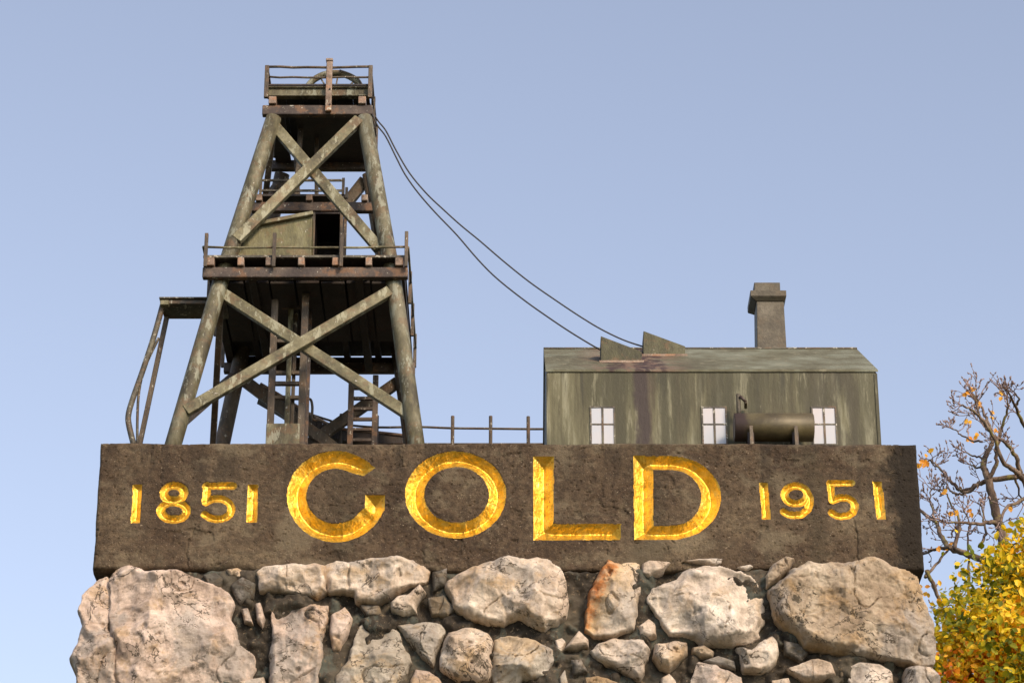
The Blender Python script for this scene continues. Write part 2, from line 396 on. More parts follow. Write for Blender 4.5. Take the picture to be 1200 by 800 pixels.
# ------------------------------------------------------------------ inscribed concrete block
BX0, BX1, BZ0, BZ1, BD = -1.506, 1.481, 5.127, 5.621, 2.3
BLOCK = thing("inscribed_block", "long dark brown concrete block with gilded carved inscription lying on the rubble pillar", "concrete block", (0, 0, BZ0))
PXM = (P(1000, 590, 0).x - P(200, 590, 0).x) / 800.0        # metres per photo pixel on the front face
def pz(px, py): p = P(px, py, 0); return (p.x, p.z)

def arc(cx, cy, rx, ry, a0, a1, n=40):
    return [(cx + rx * math.cos(math.radians(a0 + (a1 - a0) * i / n)), cy - ry * math.sin(math.radians(a0 + (a1 - a0) * i / n))) for i in range(n + 1)]
# polygons (photo pixels on the face), even-odd
G_outer = [(440.5, 547.5)] + arc(394, 581.5, 57.5, 53.3, 44, 338, 66) + [(450, 598), (451.5, 579.5)]
G_inner = [(428.5, 579.5), (427.5, 595)] + arc(393.5, 581, 34.5, 32.3, 60, 325, 56)[::-1] + [(425.5, 557.5)]
GLYPHS = []
GLYPHS.append(("letter", 'poly', [G_outer + G_inner]))
GLYPHS.append(("letter", 'poly', [arc(534, 579.4, 59, 50.8, 0, 360, 80)[:-1], arc(535, 579.6, 38, 32.7, 0, 360, 60)[:-1]]))
GLYPHS.append(("letter", 'poly', [[(625, 534.5), (649, 534.5), (648.5, 613.5), (728, 613.5), (727, 632), (625.5, 632.5)]]))
GLYPHS.append(("letter", 'poly', [[(742.3, 534), (787, 534)] + arc(786, 583, 59, 49, 90, -90, 50)[1:-1] + [(786, 632), (743.5, 632)],
                                   [(765.5, 550)] + arc(786, 583, 36, 33, 90, -90, 40) + [(765.5, 616)]]))
def S(*strokes): return strokes
GLYPHS.append(("digit", 'stroke', [([(161, 569), (158.8, 611)], 5.3, 1)]))
GLYPHS.append(("digit", 'stroke', [(arc(203.8, 577.4, 11.8, 8.6, 0, 360, 40), 4.9, 0), (arc(203.6, 598.3, 15.2, 10.2, 0, 360, 40), 4.9, 0)]))
GLYPHS.append(("digit", 'stroke', [([(241.5, 569.3), (273.5, 569)], 4.4, 0), ([(243, 569), (241.3, 587.5)], 4.6, 0),
               ([(241.3, 588)] + arc(254.5, 596, 16.6, 12, 128, -140, 40) + [(240, 602.5)], 4.6, 0)]))
GLYPHS.append(("digit", 'stroke', [([(296.2, 569), (295, 610.5)], 6, 1)]))
GLYPHS.append(("digit", 'stroke', [([(894.5, 566.5), (898, 606.5)], 5.1, 1)]))
GLYPHS.append(("digit", 'stroke', [(arc(932.8, 579.3, 13.2, 10.4, 0, 360, 40), 4.6, 0),
               ([(946, 577), (949, 583), (949, 590), (946, 597), (939, 602.5), (931, 603.8), (924, 602.5), (918.5, 599.5)], 4.6, 0)]))
GLYPHS.append(("digit", 'stroke', [([(972.5, 566), (997.5, 565.5)], 4.2, 0), ([(973, 566), (975.4, 585.5)], 4.3, 0),
               ([(975.4, 586), (984, 582.8), (993, 583), (1000, 587), (1002.3, 593), (1000, 599.5), (994, 603.6), (986, 605), (980, 603.8), (975, 600.5)], 4.5, 0)]))
GLYPHS.append(("digit", 'stroke', [([(1028, 565), (1032.8, 606.5)], 5.4, 1)]))

def seg_dist(X, Z, a, b):
    ax, az = a; bx, bz = b; dx, dz = bx - ax, bz - az; L2 = dx*dx + dz*dz + 1e-12
    t = np.clip(((X - ax) * dx + (Z - az) * dz) / L2, 0, 1)
    return np.hypot(X - ax - t * dx, Z - az - t * dz)
def inside(X, Z, poly):
    r = np.zeros(X.shape, bool); n = len(poly)
    for i in range(n):
        (x0, z0), (x1, z1) = poly[i], poly[(i + 1) % n]
        if z0 == z1: continue
        c = ((z0 > Z) != (z1 > Z)) & (X < (x1 - x0) * (Z - z0) / (z1 - z0) + x0); r ^= c
    return r

ST = 0.0023
nx = int((BX1 - BX0) / ST); nz = int((BZ1 - BZ0) / ST)
gx = np.linspace(BX0, BX1, nx + 1); gz = np.linspace(BZ0, BZ1, nz + 1)
GX, GZ = np.meshgrid(gx, gz); fx = GX.ravel(); fz = GZ.ravel(); pp = xz(fx, fz)
# wobble so that the carved outlines are not ruler-straight
wx = fbm(pp, 40, 3, 91) * .0019; wz_ = fbm(pp, 40, 3, 92) * .0019
carve = np.zeros(len(fx)); gid = np.full(len(fx), -1)
for gi, (kind, typ, data) in enumerate(GLYPHS):
    if typ == 'poly': polys = [[pz(*q) for q in poly] for poly in data]; pts = [q for p in polys for q in p]; mar = .004
    else: polys = [([pz(*q) for q in pts], hw * PXM, flat) for pts, hw, flat in data]; pts = [q for p in polys for q in p[0]]; mar = .025
    xs = [q[0] for q in pts]; zs = [q[1] for q in pts]
    sel = np.where((fx > min(xs) - mar) & (fx < max(xs) + mar) & (fz > min(zs) - mar) & (fz < max(zs) + mar))[0]
    X = fx[sel] + wx[sel]; Z = fz[sel] + wz_[sel]
    if typ == 'poly':
        ins = np.zeros(len(sel), bool); d = np.full(len(sel), 9.0)
        for p in polys:
            ins ^= inside(X, Z, p)
            for i in range(len(p)): d = np.minimum(d, seg_dist(X, Z, p[i], p[(i + 1) % len(p)]))
        h = np.maximum(np.where(ins, d, -d) + .0016, 0) * .92
    else:
        h = np.zeros(len(sel))
        for p, hw, flat in polys:
            d = np.full(len(sel), 9.0)
            for i in range(len(p) - 1): d = np.minimum(d, seg_dist(X, Z, p[i], p[i + 1]))
            k = np.maximum(hw + .0016 - d, 0)
            if flat:
                zt = max(p[0][1], p[-1][1]) + .006; zb = min(p[0][1], p[-1][1]) - .006
                k = np.maximum(np.minimum(k, np.minimum(zt - Z, Z - zb)), 0)
            h = np.maximum(h, k)
        h = h * .95
    carve[sel] = np.maximum(carve[sel], h); gid[sel[h > 0]] = gi
# surface roughness of the cast face
rough = fbm(pp, 7, 5, 3) * .006 + fbm(pp, 60, 3, 9) * .0016
pit = smooth(.58, .74, fbm(pp, 38, 3, 21)) * .005 + smooth(.52, .68, fbm(pp, 110, 2, 25)) * .004
ledge = smooth(.40, .50, fbm(xz(fx, fz * 1.1), 9, 5, 33)) * .004
crk = np.abs(fx - (1.235 + fbm(xz(fx*0, fz), 14, 3, 51) * .03)); crack = (1 - smooth(0, .006, crk)) * smooth(5.36, 5.30, fz) * .006
crk2 = np.abs(fx - (-1.16 + fbm(xz(fx*0, fz), 12, 3, 57) * .05)); crack += (1 - smooth(0, .005, crk2)) * smooth(5.32, 5.26, fz) * .005
Yf = -rough + pit + ledge + crack
hammer = fbm(pp, 45, 3, 63) * .0013 + ridged(xz(fx, fz * .7), 45, 2, 66) * .0010
Yf = np.where(carve > 0, np.maximum(carve * (1 + .10 * fbm(pp, 20, 2, 70)) - hammer * np.minimum(carve / .008, 1), .0002) + .3 * np.where(carve > 0, -rough, 0), Yf)
# rounded and chipped arrises
edge = np.minimum(np.minimum(fx - BX0, BX1 - fx), np.minimum(BZ1 - fz, fz - BZ0))
chip = .012 + .010 * (fbm(pp, 9, 3, 41) + .2) + .03 * smooth(.25, .6, fbm(xz(fx, fz * .3), 5, 3, 44))
Yf += np.where(edge < chip, chip - np.sqrt(np.maximum(chip**2 - (chip - edge)**2, 0)), 0)
# uneven top and bottom lines
tb = (fz - BZ0) / (BZ1 - BZ0); px1 = xz(fx, fz * 0)
top_off = fbm(px1, 5, 5, 71) * .004 - smooth(.18, .55, fbm(px1, 7, 4, 73)) * .016 * smooth(-.2, .9, fx)
bot_off = fbm(px1, 4, 5, 81) * .012
zz = fz + top_off * smooth(.8, 1, tb) + bot_off * smooth(.25, 0, tb)
sl = fbm(xz(fx*0, fz), 8, 4, 85) * .006
xx = fx + sl * smooth(.08, 0, fx - BX0) - sl * smooth(.08, 0, BX1 - fx)
V = np.stack([xx, Yf, zz - BZ0], 1)
idx = np.arange((nx + 1) * (nz + 1)).reshape(nz + 1, nx + 1)
Q = np.stack([idx[:-1, :-1], idx[:-1, 1:], idx[1:, 1:], idx[1:, :-1]], -1).reshape(-1, 4)
qg = gid[Q]; qmax = qg.max(1); in_gl = (qg >= 0).sum(1) == 4
def sub_mesh(name, F, extraV=None, extraF=None):
    u, inv = np.unique(F, return_inverse=True); Vs = V[u]; Fs = inv.reshape(-1, 4)
    if extraV is not None: Fs = np.vstack([Fs, extraF(u)]); Vs = np.vstack([Vs, extraV])
    return np_mesh(name, Vs, Fs)
# the body: face without the letters, bent back over a thick block
ring = np.concatenate([idx[0, :], idx[1:, -1], idx[-1, -2::-1], idx[-2:0:-1, 0]])
rings = []; EV = []
for k, dep in enumerate((.05, .25, .9, 1.7, BD - .03, BD)):
    q = V[ring].copy(); q[:, 1] = dep
    sh = .012 if dep == BD else 0
    n3 = q * 1.0; jit = fbm(n3, 6, 3, 100 + k) * .006
    q[:, 2] += jit; q[:, 0] += jit * .6
    EV.append(q)
EV = np.vstack(EV); nr = len(ring)
cenV = EV[-nr:].mean(0, keepdims=True)
def body_extra(u):
    pos = {int(a): i for i, a in enumerate(u)}; b0 = len(u)
    prev = np.array([pos[int(r)] for r in ring]); fs = []
    for k in range(6):
        cur = b0 + k * nr + np.arange(nr)
        fs.append(np.stack([np.roll(prev, -1), prev, cur, np.roll(cur, -1)], 1)); prev = cur
    return np.vstack(fs)
bm_ = sub_mesh("body", Q[~in_gl], EV, body_extra)
body = link("body", bm_, M_CONC, BLOCK, True)
bb = bmesh.new(); bb.from_mesh(bm_)
bv = [e for e in bb.edges if e.is_boundary and all(v.co.y > BD - .001 for v in e.verts)]
bmesh.ops.holes_fill(bb, edges=bv, sides=0); bb.to_mesh(bm_); bb.free()
for gi, (kind, typ, data) in enumerate(GLYPHS):
    link(kind, sub_mesh(kind, Q[in_gl & (qmax == gi)]), M_GOLD, BLOCK, True)

# ------------------------------------------------------------------ rubble pillar under the block
PILLAR = thing("rubble_pillar", "tall pillar of large pale quartz rocks set in dark mortar under the block", "stone pillar", (0, 1.15, 0))
PO = np.array([0, 1.15, 0.0])
# mortar face: rough sheet joined to a deep core that reaches the ground
mx0, mx1, mzt, mzb = -1.47, 1.455, 5.145, 4.30
st = .006; a = np.linspace(mx0, mx1, int((mx1 - mx0) / st)); b = np.linspace(mzb, mzt, int((mzt - mzb) / st))
MX, MZ = np.meshgrid(a, b); q = xz(MX.ravel(), MZ.ravel())
lump = ridged(q, 7, 3, 5); my = .010 - .035 * fbm(q, 9, 4, 6) - .03 * smooth(.1, .5, fbm(q, 14, 3, 8)) + .012 * fbm(q, 45, 3, 14)
ex = np.minimum(q[:, 0] - mx0, mx1 - q[:, 0]); my += .12 * (1 - smooth(0, .14, ex))
my += .03 * smooth(.03, 0, mzt - q[:, 2])
MV = np.stack([q[:, 0], my, q[:, 2]], 1) - PO
ii = np.arange(len(a) * len(b)).reshape(len(b), len(a))
MF = np.stack([ii[:-1, :-1], ii[:-1, 1:], ii[1:, 1:], ii[1:, :-1]], -1).reshape(-1, 4)
link("mortar_joints", np_mesh("mortar_joints", MV, MF), M_MORT, PILLAR, True)
MB().box((-1.475, .12, -.05), (1.46, 2.26, 5.12)).build("core", M_MORT, PILLAR, bevel=.03)

ROCKS = [  # (material, height in front, depth behind, outline in photo pixels)
 ('P', .085, .55, [(112,671),(124,671),(130,690),(133,715),(129,735),(142,750),(140,780),(137,822),(88,825),(87,785),(80,772),(90,752),(95,730),(90,712),(97,692)]),
 ('P', .105, .20, [(127,674),(138,660),(152,658),(170,666),(200,667),(222,673),(248,682),(268,692),(274,705),(271,722),(279,740),(283,755),(298,765),(302,780),(290,800),(280,822),(140,824),(132,790),(134,755),(126,738),(128,705)]),
 ('Q', .075, .12, [(299,669),(306,664),(325,661),(345,658),(372,659),(382,661),(385,692),(372,699),(350,697),(325,693),(304,692),(302,680)]),
 ('Q', .085, .12, [(380,660),(392,656),(420,656),(445,652),(467,649),(485,655),(503,664),(503,678),(490,685),(470,690),(455,700),(440,706),(420,704),(412,694),(396,695),(382,693)]),
 ('P', .075, .12, [(322,702),(345,700),(372,707),(384,707),(382,740),(376,780),(373,818),(316,822),(316,790),(316,750),(318,722)]),
 ('P', .060, .10, [(404,708),(414,723),(406,745),(398,760),(389,762),(386,740),(387,720)]),
 ('G', .065, .12, [(425,722),(440,719),(455,727),(468,740),(473,757),(480,765),(484,775),(470,800),(462,822),(390,824),(392,793),(408,772),(412,750),(420,735)]),
 ('Q', .070, .10, [(477,695),(492,681),(499,692),(488,706),(489,717),(472,721),(459,714),(457,705),(466,697)]),
 ('G', .050, .10, [(463,731),(490,726),(517,727),(523,735),(514,752),(508,778),(494,768),(476,748)]),
 ('P', .055, .10, [(486,782),(500,784),(515,792),(524,806),(522,824),(476,824),(480,795)]),
 ('P', .050, .08, [(298,706),(305,704),(310,722),(307,735),(300,725)]),
 ('P', .050, .08, [(282,712),(291,711),(297,730),(286,729)]),
 ('Q', .055, .10, [(250,815),(280,797),(310,790),(313,822),(252,824)]),
 ('Q', .030, .08, [(264,664),(278,662),(287,667),(280,674),(268,673)]),
 ('D', .040, .08, [(236,672),(252,668),(262,676),(258,686),(245,688)]),
 ('D', .045, .08, [(268,684),(284,672),(300,682),(297,700),(280,706)]),
 ('D', .040, .08, [(506,668),(524,662),(522,684),(508,692)]),
 ('D', .045, .08, [(500,698),(520,694),(536,714),(525,722),(505,718)]),
 ('D', .030, .08, [(420,706),(444,706),(448,718),(430,720)]),
 ('Q', .110, .15, [(521,688),(526,680),(545,668),(565,660),(585,654),(598,649),(615,653),(640,655),(658,663),(664,680),(666,705),(662,722),(655,732),(640,739),(625,734),(605,728),(590,733),(570,729),(545,722),(530,712)]),
 ('Q', .080, .12, [(524,740),(540,735),(560,736),(574,742),(580,752),(577,775),(580,795),(560,800),(545,797),(528,790),(514,780),(516,762)]),
 ('G', .075, .12, [(577,750),(592,743),(620,745),(640,755),(648,762),(648,775),(640,790),(638,797),(612,795),(605,808),(580,810),(574,790),(575,768)]),
 ('Q', .060, .10, [(660,760),(678,738),(690,748),(690,756),(676,760)]),
 ('Q', .040, .08, [(650,748),(659,745),(664,750),(654,772)]),
 ('G', .040, .08, [(655,792),(663,781),(667,806),(657,812)]),
 ('O', .075, .12, [(689,696),(700,668),(714,654),(722,658),(735,655),(748,657),(752,675),(751,700),(748,720),(744,738),(715,745),(695,745),(684,734),(686,712)]),
 ('Q', .060, .10, [(752,660),(760,655),(787,657),(778,668),(760,676),(752,672)]),
 ('Q', .050, .08, [(798,656),(820,653),(848,652),(846,659),(838,662),(815,659)]),
 ('Q', .040, .08, [(862,663),(880,659),(884,662),(874,667)]),
 ('W', .105, .15, [(756,700),(762,690),(775,685),(790,680),(800,668),(815,662),(845,664),(862,669),(880,676),(893,686),(898,698),(895,715),(897,725),(891,738),(893,745),(880,754),(860,757),(845,756),(825,756),(812,748),(800,743),(785,742),(775,728),(766,712),(757,706)]),
 ('Q', .055, .10, [(748,733),(760,724),(768,730),(770,745),(760,748),(750,743)]),
 ('W', .075, .10, [(690,763),(700,752),(720,745),(745,747),(755,748),(763,760),(760,770),(757,777),(758,787),(750,796),(740,792),(733,786),(715,780),(700,775)]),
 ('Q', .080, .10, [(768,754),(790,749),(806,753),(806,765),(795,778),(785,786),(772,782),(766,770)]),
 ('T', .050, .08, [(811,757),(825,754),(838,761),(836,769),(820,768),(811,764)]),
 ('P', .060, .10, [(815,772),(830,775),(848,782),(870,790),(874,808),(860,822),(815,822),(808,797)]),
 ('W', .085, .10, [(861,758),(880,760),(893,750),(905,744),(912,752),(914,766),(904,785),(893,789),(870,787),(866,770)]),
 ('Q', .050, .08, [(774,793),(785,787),(793,796),(794,814),(775,814)]),
 ('T', .060, .10, [(685,792),(700,789),(720,795),(735,801),(735,822),(683,822)]),
 ('T', .085, .12, [(895,675),(905,660),(920,652),(932,656),(925,668),(911,681),(898,689)]),
 ('T', .115, .60, [(899,692),(912,682),(925,668),(945,658),(960,659),(985,662),(1000,658),(1015,653),(1035,655),(1045,662),(1065,667),(1078,675),(1083,695),(1090,712),(1097,730),(1100,755),(1097,775),(1080,777),(1060,772),(1040,770),(1010,773),(990,770),(965,765),(943,760),(935,748),(920,738),(908,728),(902,710)]),
 ('Q', .070, .10, [(920,782),(935,778),(950,770),(960,769),(975,775),(980,790),(972,796),(955,799),(940,796)]),
 ('W', .070, .10, [(994,780),(1008,774),(1030,776),(1045,785),(1050,797),(1040,812),(1000,814),(993,797)]),
 ('W', .085, .30, [(1060,783),(1075,779),(1092,781),(1102,790),(1104,815),(1058,820)]),
 ('Q', .055, .10, [(903,796),(925,792),(932,816),(905,818)]),
 ('D', .045, .08, [(822,772),(842,766),(862,772),(864,784),(845,780)]),
 ('D', .045, .08, [(936,752),(950,764),(940,774),(920,766),(918,748)]),
 ('D', .040, .08, [(668,770),(684,768),(690,786),(672,790)]),
 ('D', .040, .08, [(640,800),(652,780),(654,806)]),
 ('D', .040, .08, [(982,776),(992,772),(992,792),(984,796)]),
 # the course just below the picture
 ('P', .09, .5, [(86,826),(150,828),(180,830),(190,880),(150,905),(84,900)]),
 ('Q', .08, .1, [(196,830),(300,826),(330,845),(322,890),(230,905),(194,880)]),
 ('G', .08, .1, [(338,828),(440,830),(470,850),(440,900),(350,898)]),
 ('Q', .09, .1, [(480,830),(560,816),(640,820),(660,860),(620,905),(500,895)]),
 ('W', .08, .1, [(670,826),(760,828),(810,830),(820,880),(740,905),(668,890)]),
 ('T', .08, .1, [(826,828),(900,824),(985,826),(1000,870),(940,900),(836,896)]),
 ('P', .09, .5, [(1010,822),(1060,826),(1106,822),(1110,890),(1060,905),(1012,890)]),
]
M_WHITEQ = mat_rock("white_quartz", [(.28,.23,.185), (.50,.42,.345), (.64,.56,.475), (.73,.66,.58)], .25, .18)
MATS = dict(P=M_PINK, Q=M_QUARTZ, G=M_GREYQ, T=M_TAN, D=M_DKROCK, W=M_WHITEQ)
LAB = dict(O="pale rock stained rusty orange down its left side", T="tan pitted rock", D="small dark rubble stone", G="greyish quartz rock", W="white quartz rock", P="pinkish cream rock")
def scallops(f2, spacing, rg, box, grad, step_, depth):
    """lower envelope of shallow tilted bowls: chipped faces that meet in sharp arrises"""
    (x0, x1), (z0, z1) = box
    k = max(5, int((x1 - x0 + spacing) * (z1 - z0 + spacing) / spacing ** 2))
    c = np.stack([rg.uniform(x0 - spacing / 2, x1 + spacing / 2, k), rg.uniform(z0 - spacing / 2, z1 + spacing / 2, k)], 1)
    g = rg.normal(0, grad, (k, 2)); o = rg.normal(0, step_, k); a_ = depth / (spacing * .5) ** 2 * rg.uniform(.6, 1.4, k)
    best = np.full(len(f2), 9.0)
    for j in range(k):
        d = f2 - c[j]; best = np.minimum(best, o[j] + d @ g[j] + a_[j] * (d ** 2).sum(1))
    return best - best.mean()
def make_rock(pts, hgt, back, m, seed, frame, parent, po, label=None):
    """pts: outline in metres (u, v); frame(u, v, n) -> world; n = outwards"""
    rg = np.random.default_rng(seed); pts = np.array(pts, float)
    cl = np.vstack([pts, pts[:1]]); seg = np.hypot(*np.diff(cl, axis=0).T); s_ = np.concatenate([[0], np.cumsum(seg)]); per = s_[-1]
    A = int(np.clip(per / .008, 50, 260)); t = np.linspace(0, per, A, endpoint=False)
    u = np.interp(t, s_, cl[:, 0]); v = np.interp(t, s_, cl[:, 1])
    area = abs(.5 * np.sum(cl[:-1, 0] * cl[1:, 1] - cl[1:, 0] * cl[:-1, 1])); rad = math.sqrt(area / math.pi)
    o3 = np.stack([u, v, np.full(A, seed * 3.1)], 1); am = min(.014, rad * .12)
    u = u + fbm(o3, 20, 4, seed, .6) * am; v = v + fbm(o3, 20, 4, seed + 77, .6) * am
    stp = float(np.clip(rad / 34, .0024, .0040))
    g0 = np.arange(u.min() - 2 * stp, u.max() + 2 * stp, stp); g1 = np.arange(v.min() - 2 * stp, v.max() + 2 * stp, stp)
    GU, GV = np.meshgrid(g0, g1); gu = GU.ravel(); gv_ = GV.ravel()
    best = np.full(len(gu), 9.0); bu = gu.copy(); bv = gv_.copy(); ins = inside(gu, gv_, list(zip(u, v)))
    for k in range(A):
        ax, az, bx, bz = u[k], v[k], u[(k + 1) % A], v[(k + 1) % A]; dx, dz = bx - ax, bz - az
        tt = np.clip(((gu - ax) * dx + (gv_ - az) * dz) / (dx * dx + dz * dz + 1e-12), 0, 1)
        qx = ax + tt * dx; qz = az + tt * dz; d = np.hypot(gu - qx, gv_ - qz); w_ = d < best
        best[w_] = d[w_]; bu[w_] = qx[w_]; bv[w_] = qz[w_]
    nu = len(g0); ii_ = np.arange(len(gu)).reshape(len(g1), nu)
    Q_ = np.stack([ii_[:-1, :-1], ii_[:-1, 1:], ii_[1:, 1:], ii_[1:, :-1]], -1).reshape(-1, 4)
    keep = ins[Q_].sum(1) >= 2; Q_ = Q_[keep]
    un, inv = np.unique(Q_, return_inverse=True); Q_ = inv.reshape(-1, 4)
    e = np.where(ins, best, 0)[un]
    U = np.where(ins[un], gu[un], bu[un]); W = np.where(ins[un], gv_[un], bv[un])
    f = np.stack([U, W, np.full(len(U), seed * 1.7)], 1)
    wdt = min(hgt * .75, rad * .6)
    en = e * (1 + .8 * fbm(f, 12, 3, seed + 31))
    h = hgt * np.power(np.clip(1 - (1 - np.clip(en / wdt, 0, 1)) ** 2.2, 0, 1), .34)
    cx, cz = u.mean(), v.mean()
    for k in range(rg.integers(10, 16)):                                    # large tilted breaks
        an = rg.uniform(0, 2 * math.pi); tl = rg.uniform(.12, .75); off = rg.uniform(-.1, .75) * rad
        d = (f[:, 0] - cx) * math.cos(an) + (f[:, 1] - cz) * math.sin(an)
        h = np.minimum(h, hgt * rg.uniform(.92, 1.10) - tl * np.maximum(d - off, -.35 * rad) * .6)
    wp = np.stack([fbm(f, 9, 4, seed + 5), fbm(f, 9, 4, seed + 6)], 1) * .016 + np.stack([fbm(f, 40, 3, seed + 7), fbm(f, 40, 3, seed + 8)], 1) * .005
    f2 = f[:, :2] + wp; bx_ = ((U.min(), U.max()), (W.min(), W.max()))
    inn = smooth(0, .030, e); sc = min(1, rad / .10)
    tan_ = m is M_TAN
    h += inn * sc * scallops(f2, .105, rg, bx_, .16, .010, .010) * (.7 if tan_ else 1)
    h += inn * scallops(f2, .038, rg, bx_, .12, .0024, .0028) * (.6 if tan_ else 1)
    h += inn * (fbm(f, 11, 4, seed + 2) * .0025 + fbm(f, 50, 4, seed + 3, .6) * (.0036 if tan_ else .0022))
    an = rg.uniform(-.9, .9) - .6; dv = f2[:, 0] * math.cos(an) + f2[:, 1] * math.sin(an); f3 = np.stack([f2[:, 0], f2[:, 1], f[:, 2]], 1)
    for fq, am_ in ((8, .013), (22, .0055)):                                 # slanting broken ledges
        tt = dv * fq + fbm(f3, 5, 3, seed + 40) * 1.6; fr_ = tt - np.floor(tt)
        h += inn * sc * (fr_ - smooth(.80, 1.0, fr_)) * am_ * smooth(-.25, .25, fbm(f3, 6, 2, seed + 43))
    cr = np.abs(fbm(np.stack([f2[:, 0], f2[:, 1], f[:, 2]], 1), 4.5, 2, seed + 14)); h -= inn * (1 - smooth(0, .013, cr)) * .014
    if tan_: h -= inn * smooth(.15, .42, fbm(f, 24, 3, seed + 20)) * .007 + inn * smooth(.3, .5, fbm(f, 75, 2, seed + 23)) * .006
    else: h -= inn * smooth(.50, .62, fbm(f, 20, 4, seed + 20)) * .012
    h = np.maximum(h, -.01)
    Vv = np.array([frame(a_, b_, c_) for a_, b_, c_ in zip(U, W, h)]) - po
    me = np_mesh("rock", Vv, Q_)
    bm = bmesh.new(); bm.from_mesh(me)
    ed = [e_ for e_ in bm.edges if e_.is_boundary]
    base_n = np.array(frame(0, 0, 1.0)) - np.array(frame(0, 0, 0.0)); cen = Vector(frame(cx, cz, 0)) - Vector(po)
    for dep, sq in ((back * .35, 1.0), (back * .65, .96)):
        r_ = bmesh.ops.extrude_edge_only(bm, edges=ed); vs_ = [x for x in r_["geom"] if isinstance(x, bmesh.types.BMVert)]
        for x in vs_:
            x.co = x.co - Vector(base_n) * dep; off = x.co - cen; ax_ = Vector(base_n) * off.dot(Vector(base_n)); x.co = cen + ax_ + (off - ax_) * sq
        ed = [x for x in r_["geom"] if isinstance(x, bmesh.types.BMEdge)]
    bmesh.ops.holes_fill(bm, edges=[e_ for e_ in bm.edges if e_.is_boundary], sides=0)
    bmesh.ops.recalc_face_normals(bm, faces=bm.faces); bm.to_mesh(me); bm.free()
    o = link("rock", me, m, parent, True)
    if label: o["label"] = label
    return o
front = lambda u_, v_, n_: (u_, .02 - n_, v_)
for i, (mk, hg, bk, pl) in enumerate(ROCKS):
    pts = [(lambda p_: (p_.x, p_.z))(P(x, y, -.02)) for x, y in pl]
    if mk == 'O':
        cxm = sum(p_[0] for p_ in pts) / len(pts); czm = sum(p_[1] for p_ in pts) / len(pts)
        m = mat_rock("rust_stained_quartz", [(.42,.35,.28), (.53,.44,.36), (.60,.52,.43), (.66,.59,.51)], .3, .1, orange=-cxm + .035 + .55 * czm)
    else: m = MATS[mk]
    make_rock(pts, hg, bk, m, 100 + i, front, PILLAR, PO, LAB.get(mk))
# stones on the two flanks of the pillar
for sx in (-1, 1):
    fr_ = (lambda u_, v_, n_: (1.455 + n_, u_, v_)) if sx > 0 else (lambda u_, v_, n_: (-1.47 - n_, u_, v_))
    for k, (cy_, cz_, rw, rh) in enumerate(((.78, 4.95, .20, .15), (1.25, 4.98, .22, .12), (1.75, 4.93, .24, .17), (2.1, 4.6, .13, .14), (1.55, 4.58, .2, .14), (1.1, 4.66, .19, .15), (.72, 4.62, .15, .13))):
        pl = [(cy_ + rw * math.cos(t_) * random.uniform(.85, 1.1), cz_ + rh * math.sin(t_) * random.uniform(.85, 1.1)) for t_ in np.linspace(0, 2 * math.pi, 11)[:-1]]
        make_rock(pl, .07, .1, (M_PINK, M_QUARTZ, M_GREYQ, M_TAN)[k % 4], 300 + k + 20 * sx, fr_, PILLAR, PO)

# ------------------------------------------------------------------ mine headframe model
TOPZ = BZ1
HF = thing("mine_headframe", "tall weathered bronze model of a mine headframe with cross braced legs and winding wheel", "headframe", (-.79, .65, TOPZ - .02))
Yc = .65
def hy(y): return Yc * 2 - y                      # mirrored to the back face
legpts = {}
LB = (-.8075, .462, .53, TOPZ - .02); LM = (-.791, .337, .40, 6.385); LT = (-.779, .183, .235, 7.215)   # centre x, half width, half depth, z
def leg_at(z, sx, sy):
    for a_, b_ in ((LB, LM), (LM, LT)):
        if z <= b_[3] or b_ is LT:
            t_ = (z - a_[3]) / (b_[3] - a_[3]); c_ = [a_[i] + (b_[i] - a_[i]) * t_ for i in range(3)]
            return Vector((c_[0] + sx * c_[1], Yc + sy * c_[2], z))
for sx in (-1, 1):
    for sy in (-1, 1):
        zs = np.linspace(LB[3], LT[3], 9)
        MB().tube([leg_at(z, sx, sy) for z in zs], .0315, 20).build("leg", M_LEG if sy < 0 else M_POST, HF, True)  # back legs get a darker brown, shade inside the tower put into colour
def front_y(px, py):                               # y on the leaning front face
    y = .2
    for _ in range(6): y = leg_at(P(px, py, y).z, 1, -1).y
    return y
BR = [((218, 484), (457, 344), -.018), ((261, 343), (483, 487), .012), ((277, 284), (421, 143), -.018), ((321, 146), (444, 290), .012)]
for (a_, b_, dy) in BR:
    p = P(*a_, front_y(*a_)); q_ = P(*b_, front_y(*b_)); o_ = Vector((0, dy, 0))
    brc = MB().beam(p + o_, q_ + o_, .043, .030).build("cross_brace", M_BRACE, HF, bevel=.003)
    MB().beam(Vector((p.x, hy(p.y), p.z)) - o_, Vector((q_.x, hy(q_.y), q_.z)) - o_, .047, .028).build("cross_brace", M_POST, HF, bevel=.003)  # rear brace in darker brown that paints in the tower's inner shade
for sx in (-1, 1):
    for z0, z1 in ((5.74, 6.36), (6.52, 7.16)):
        for sy, dx in ((-1, .012), (1, -.014)):
            MB().beam(leg_at(z0, sx, sy) + Vector((dx * sx, 0, 0)), leg_at(z1, sx, -sy) + Vector((dx * sx, 0, 0)), .042, .024, (1, 0, 0)).build("cross_brace", M_POST, HF, bevel=.003)

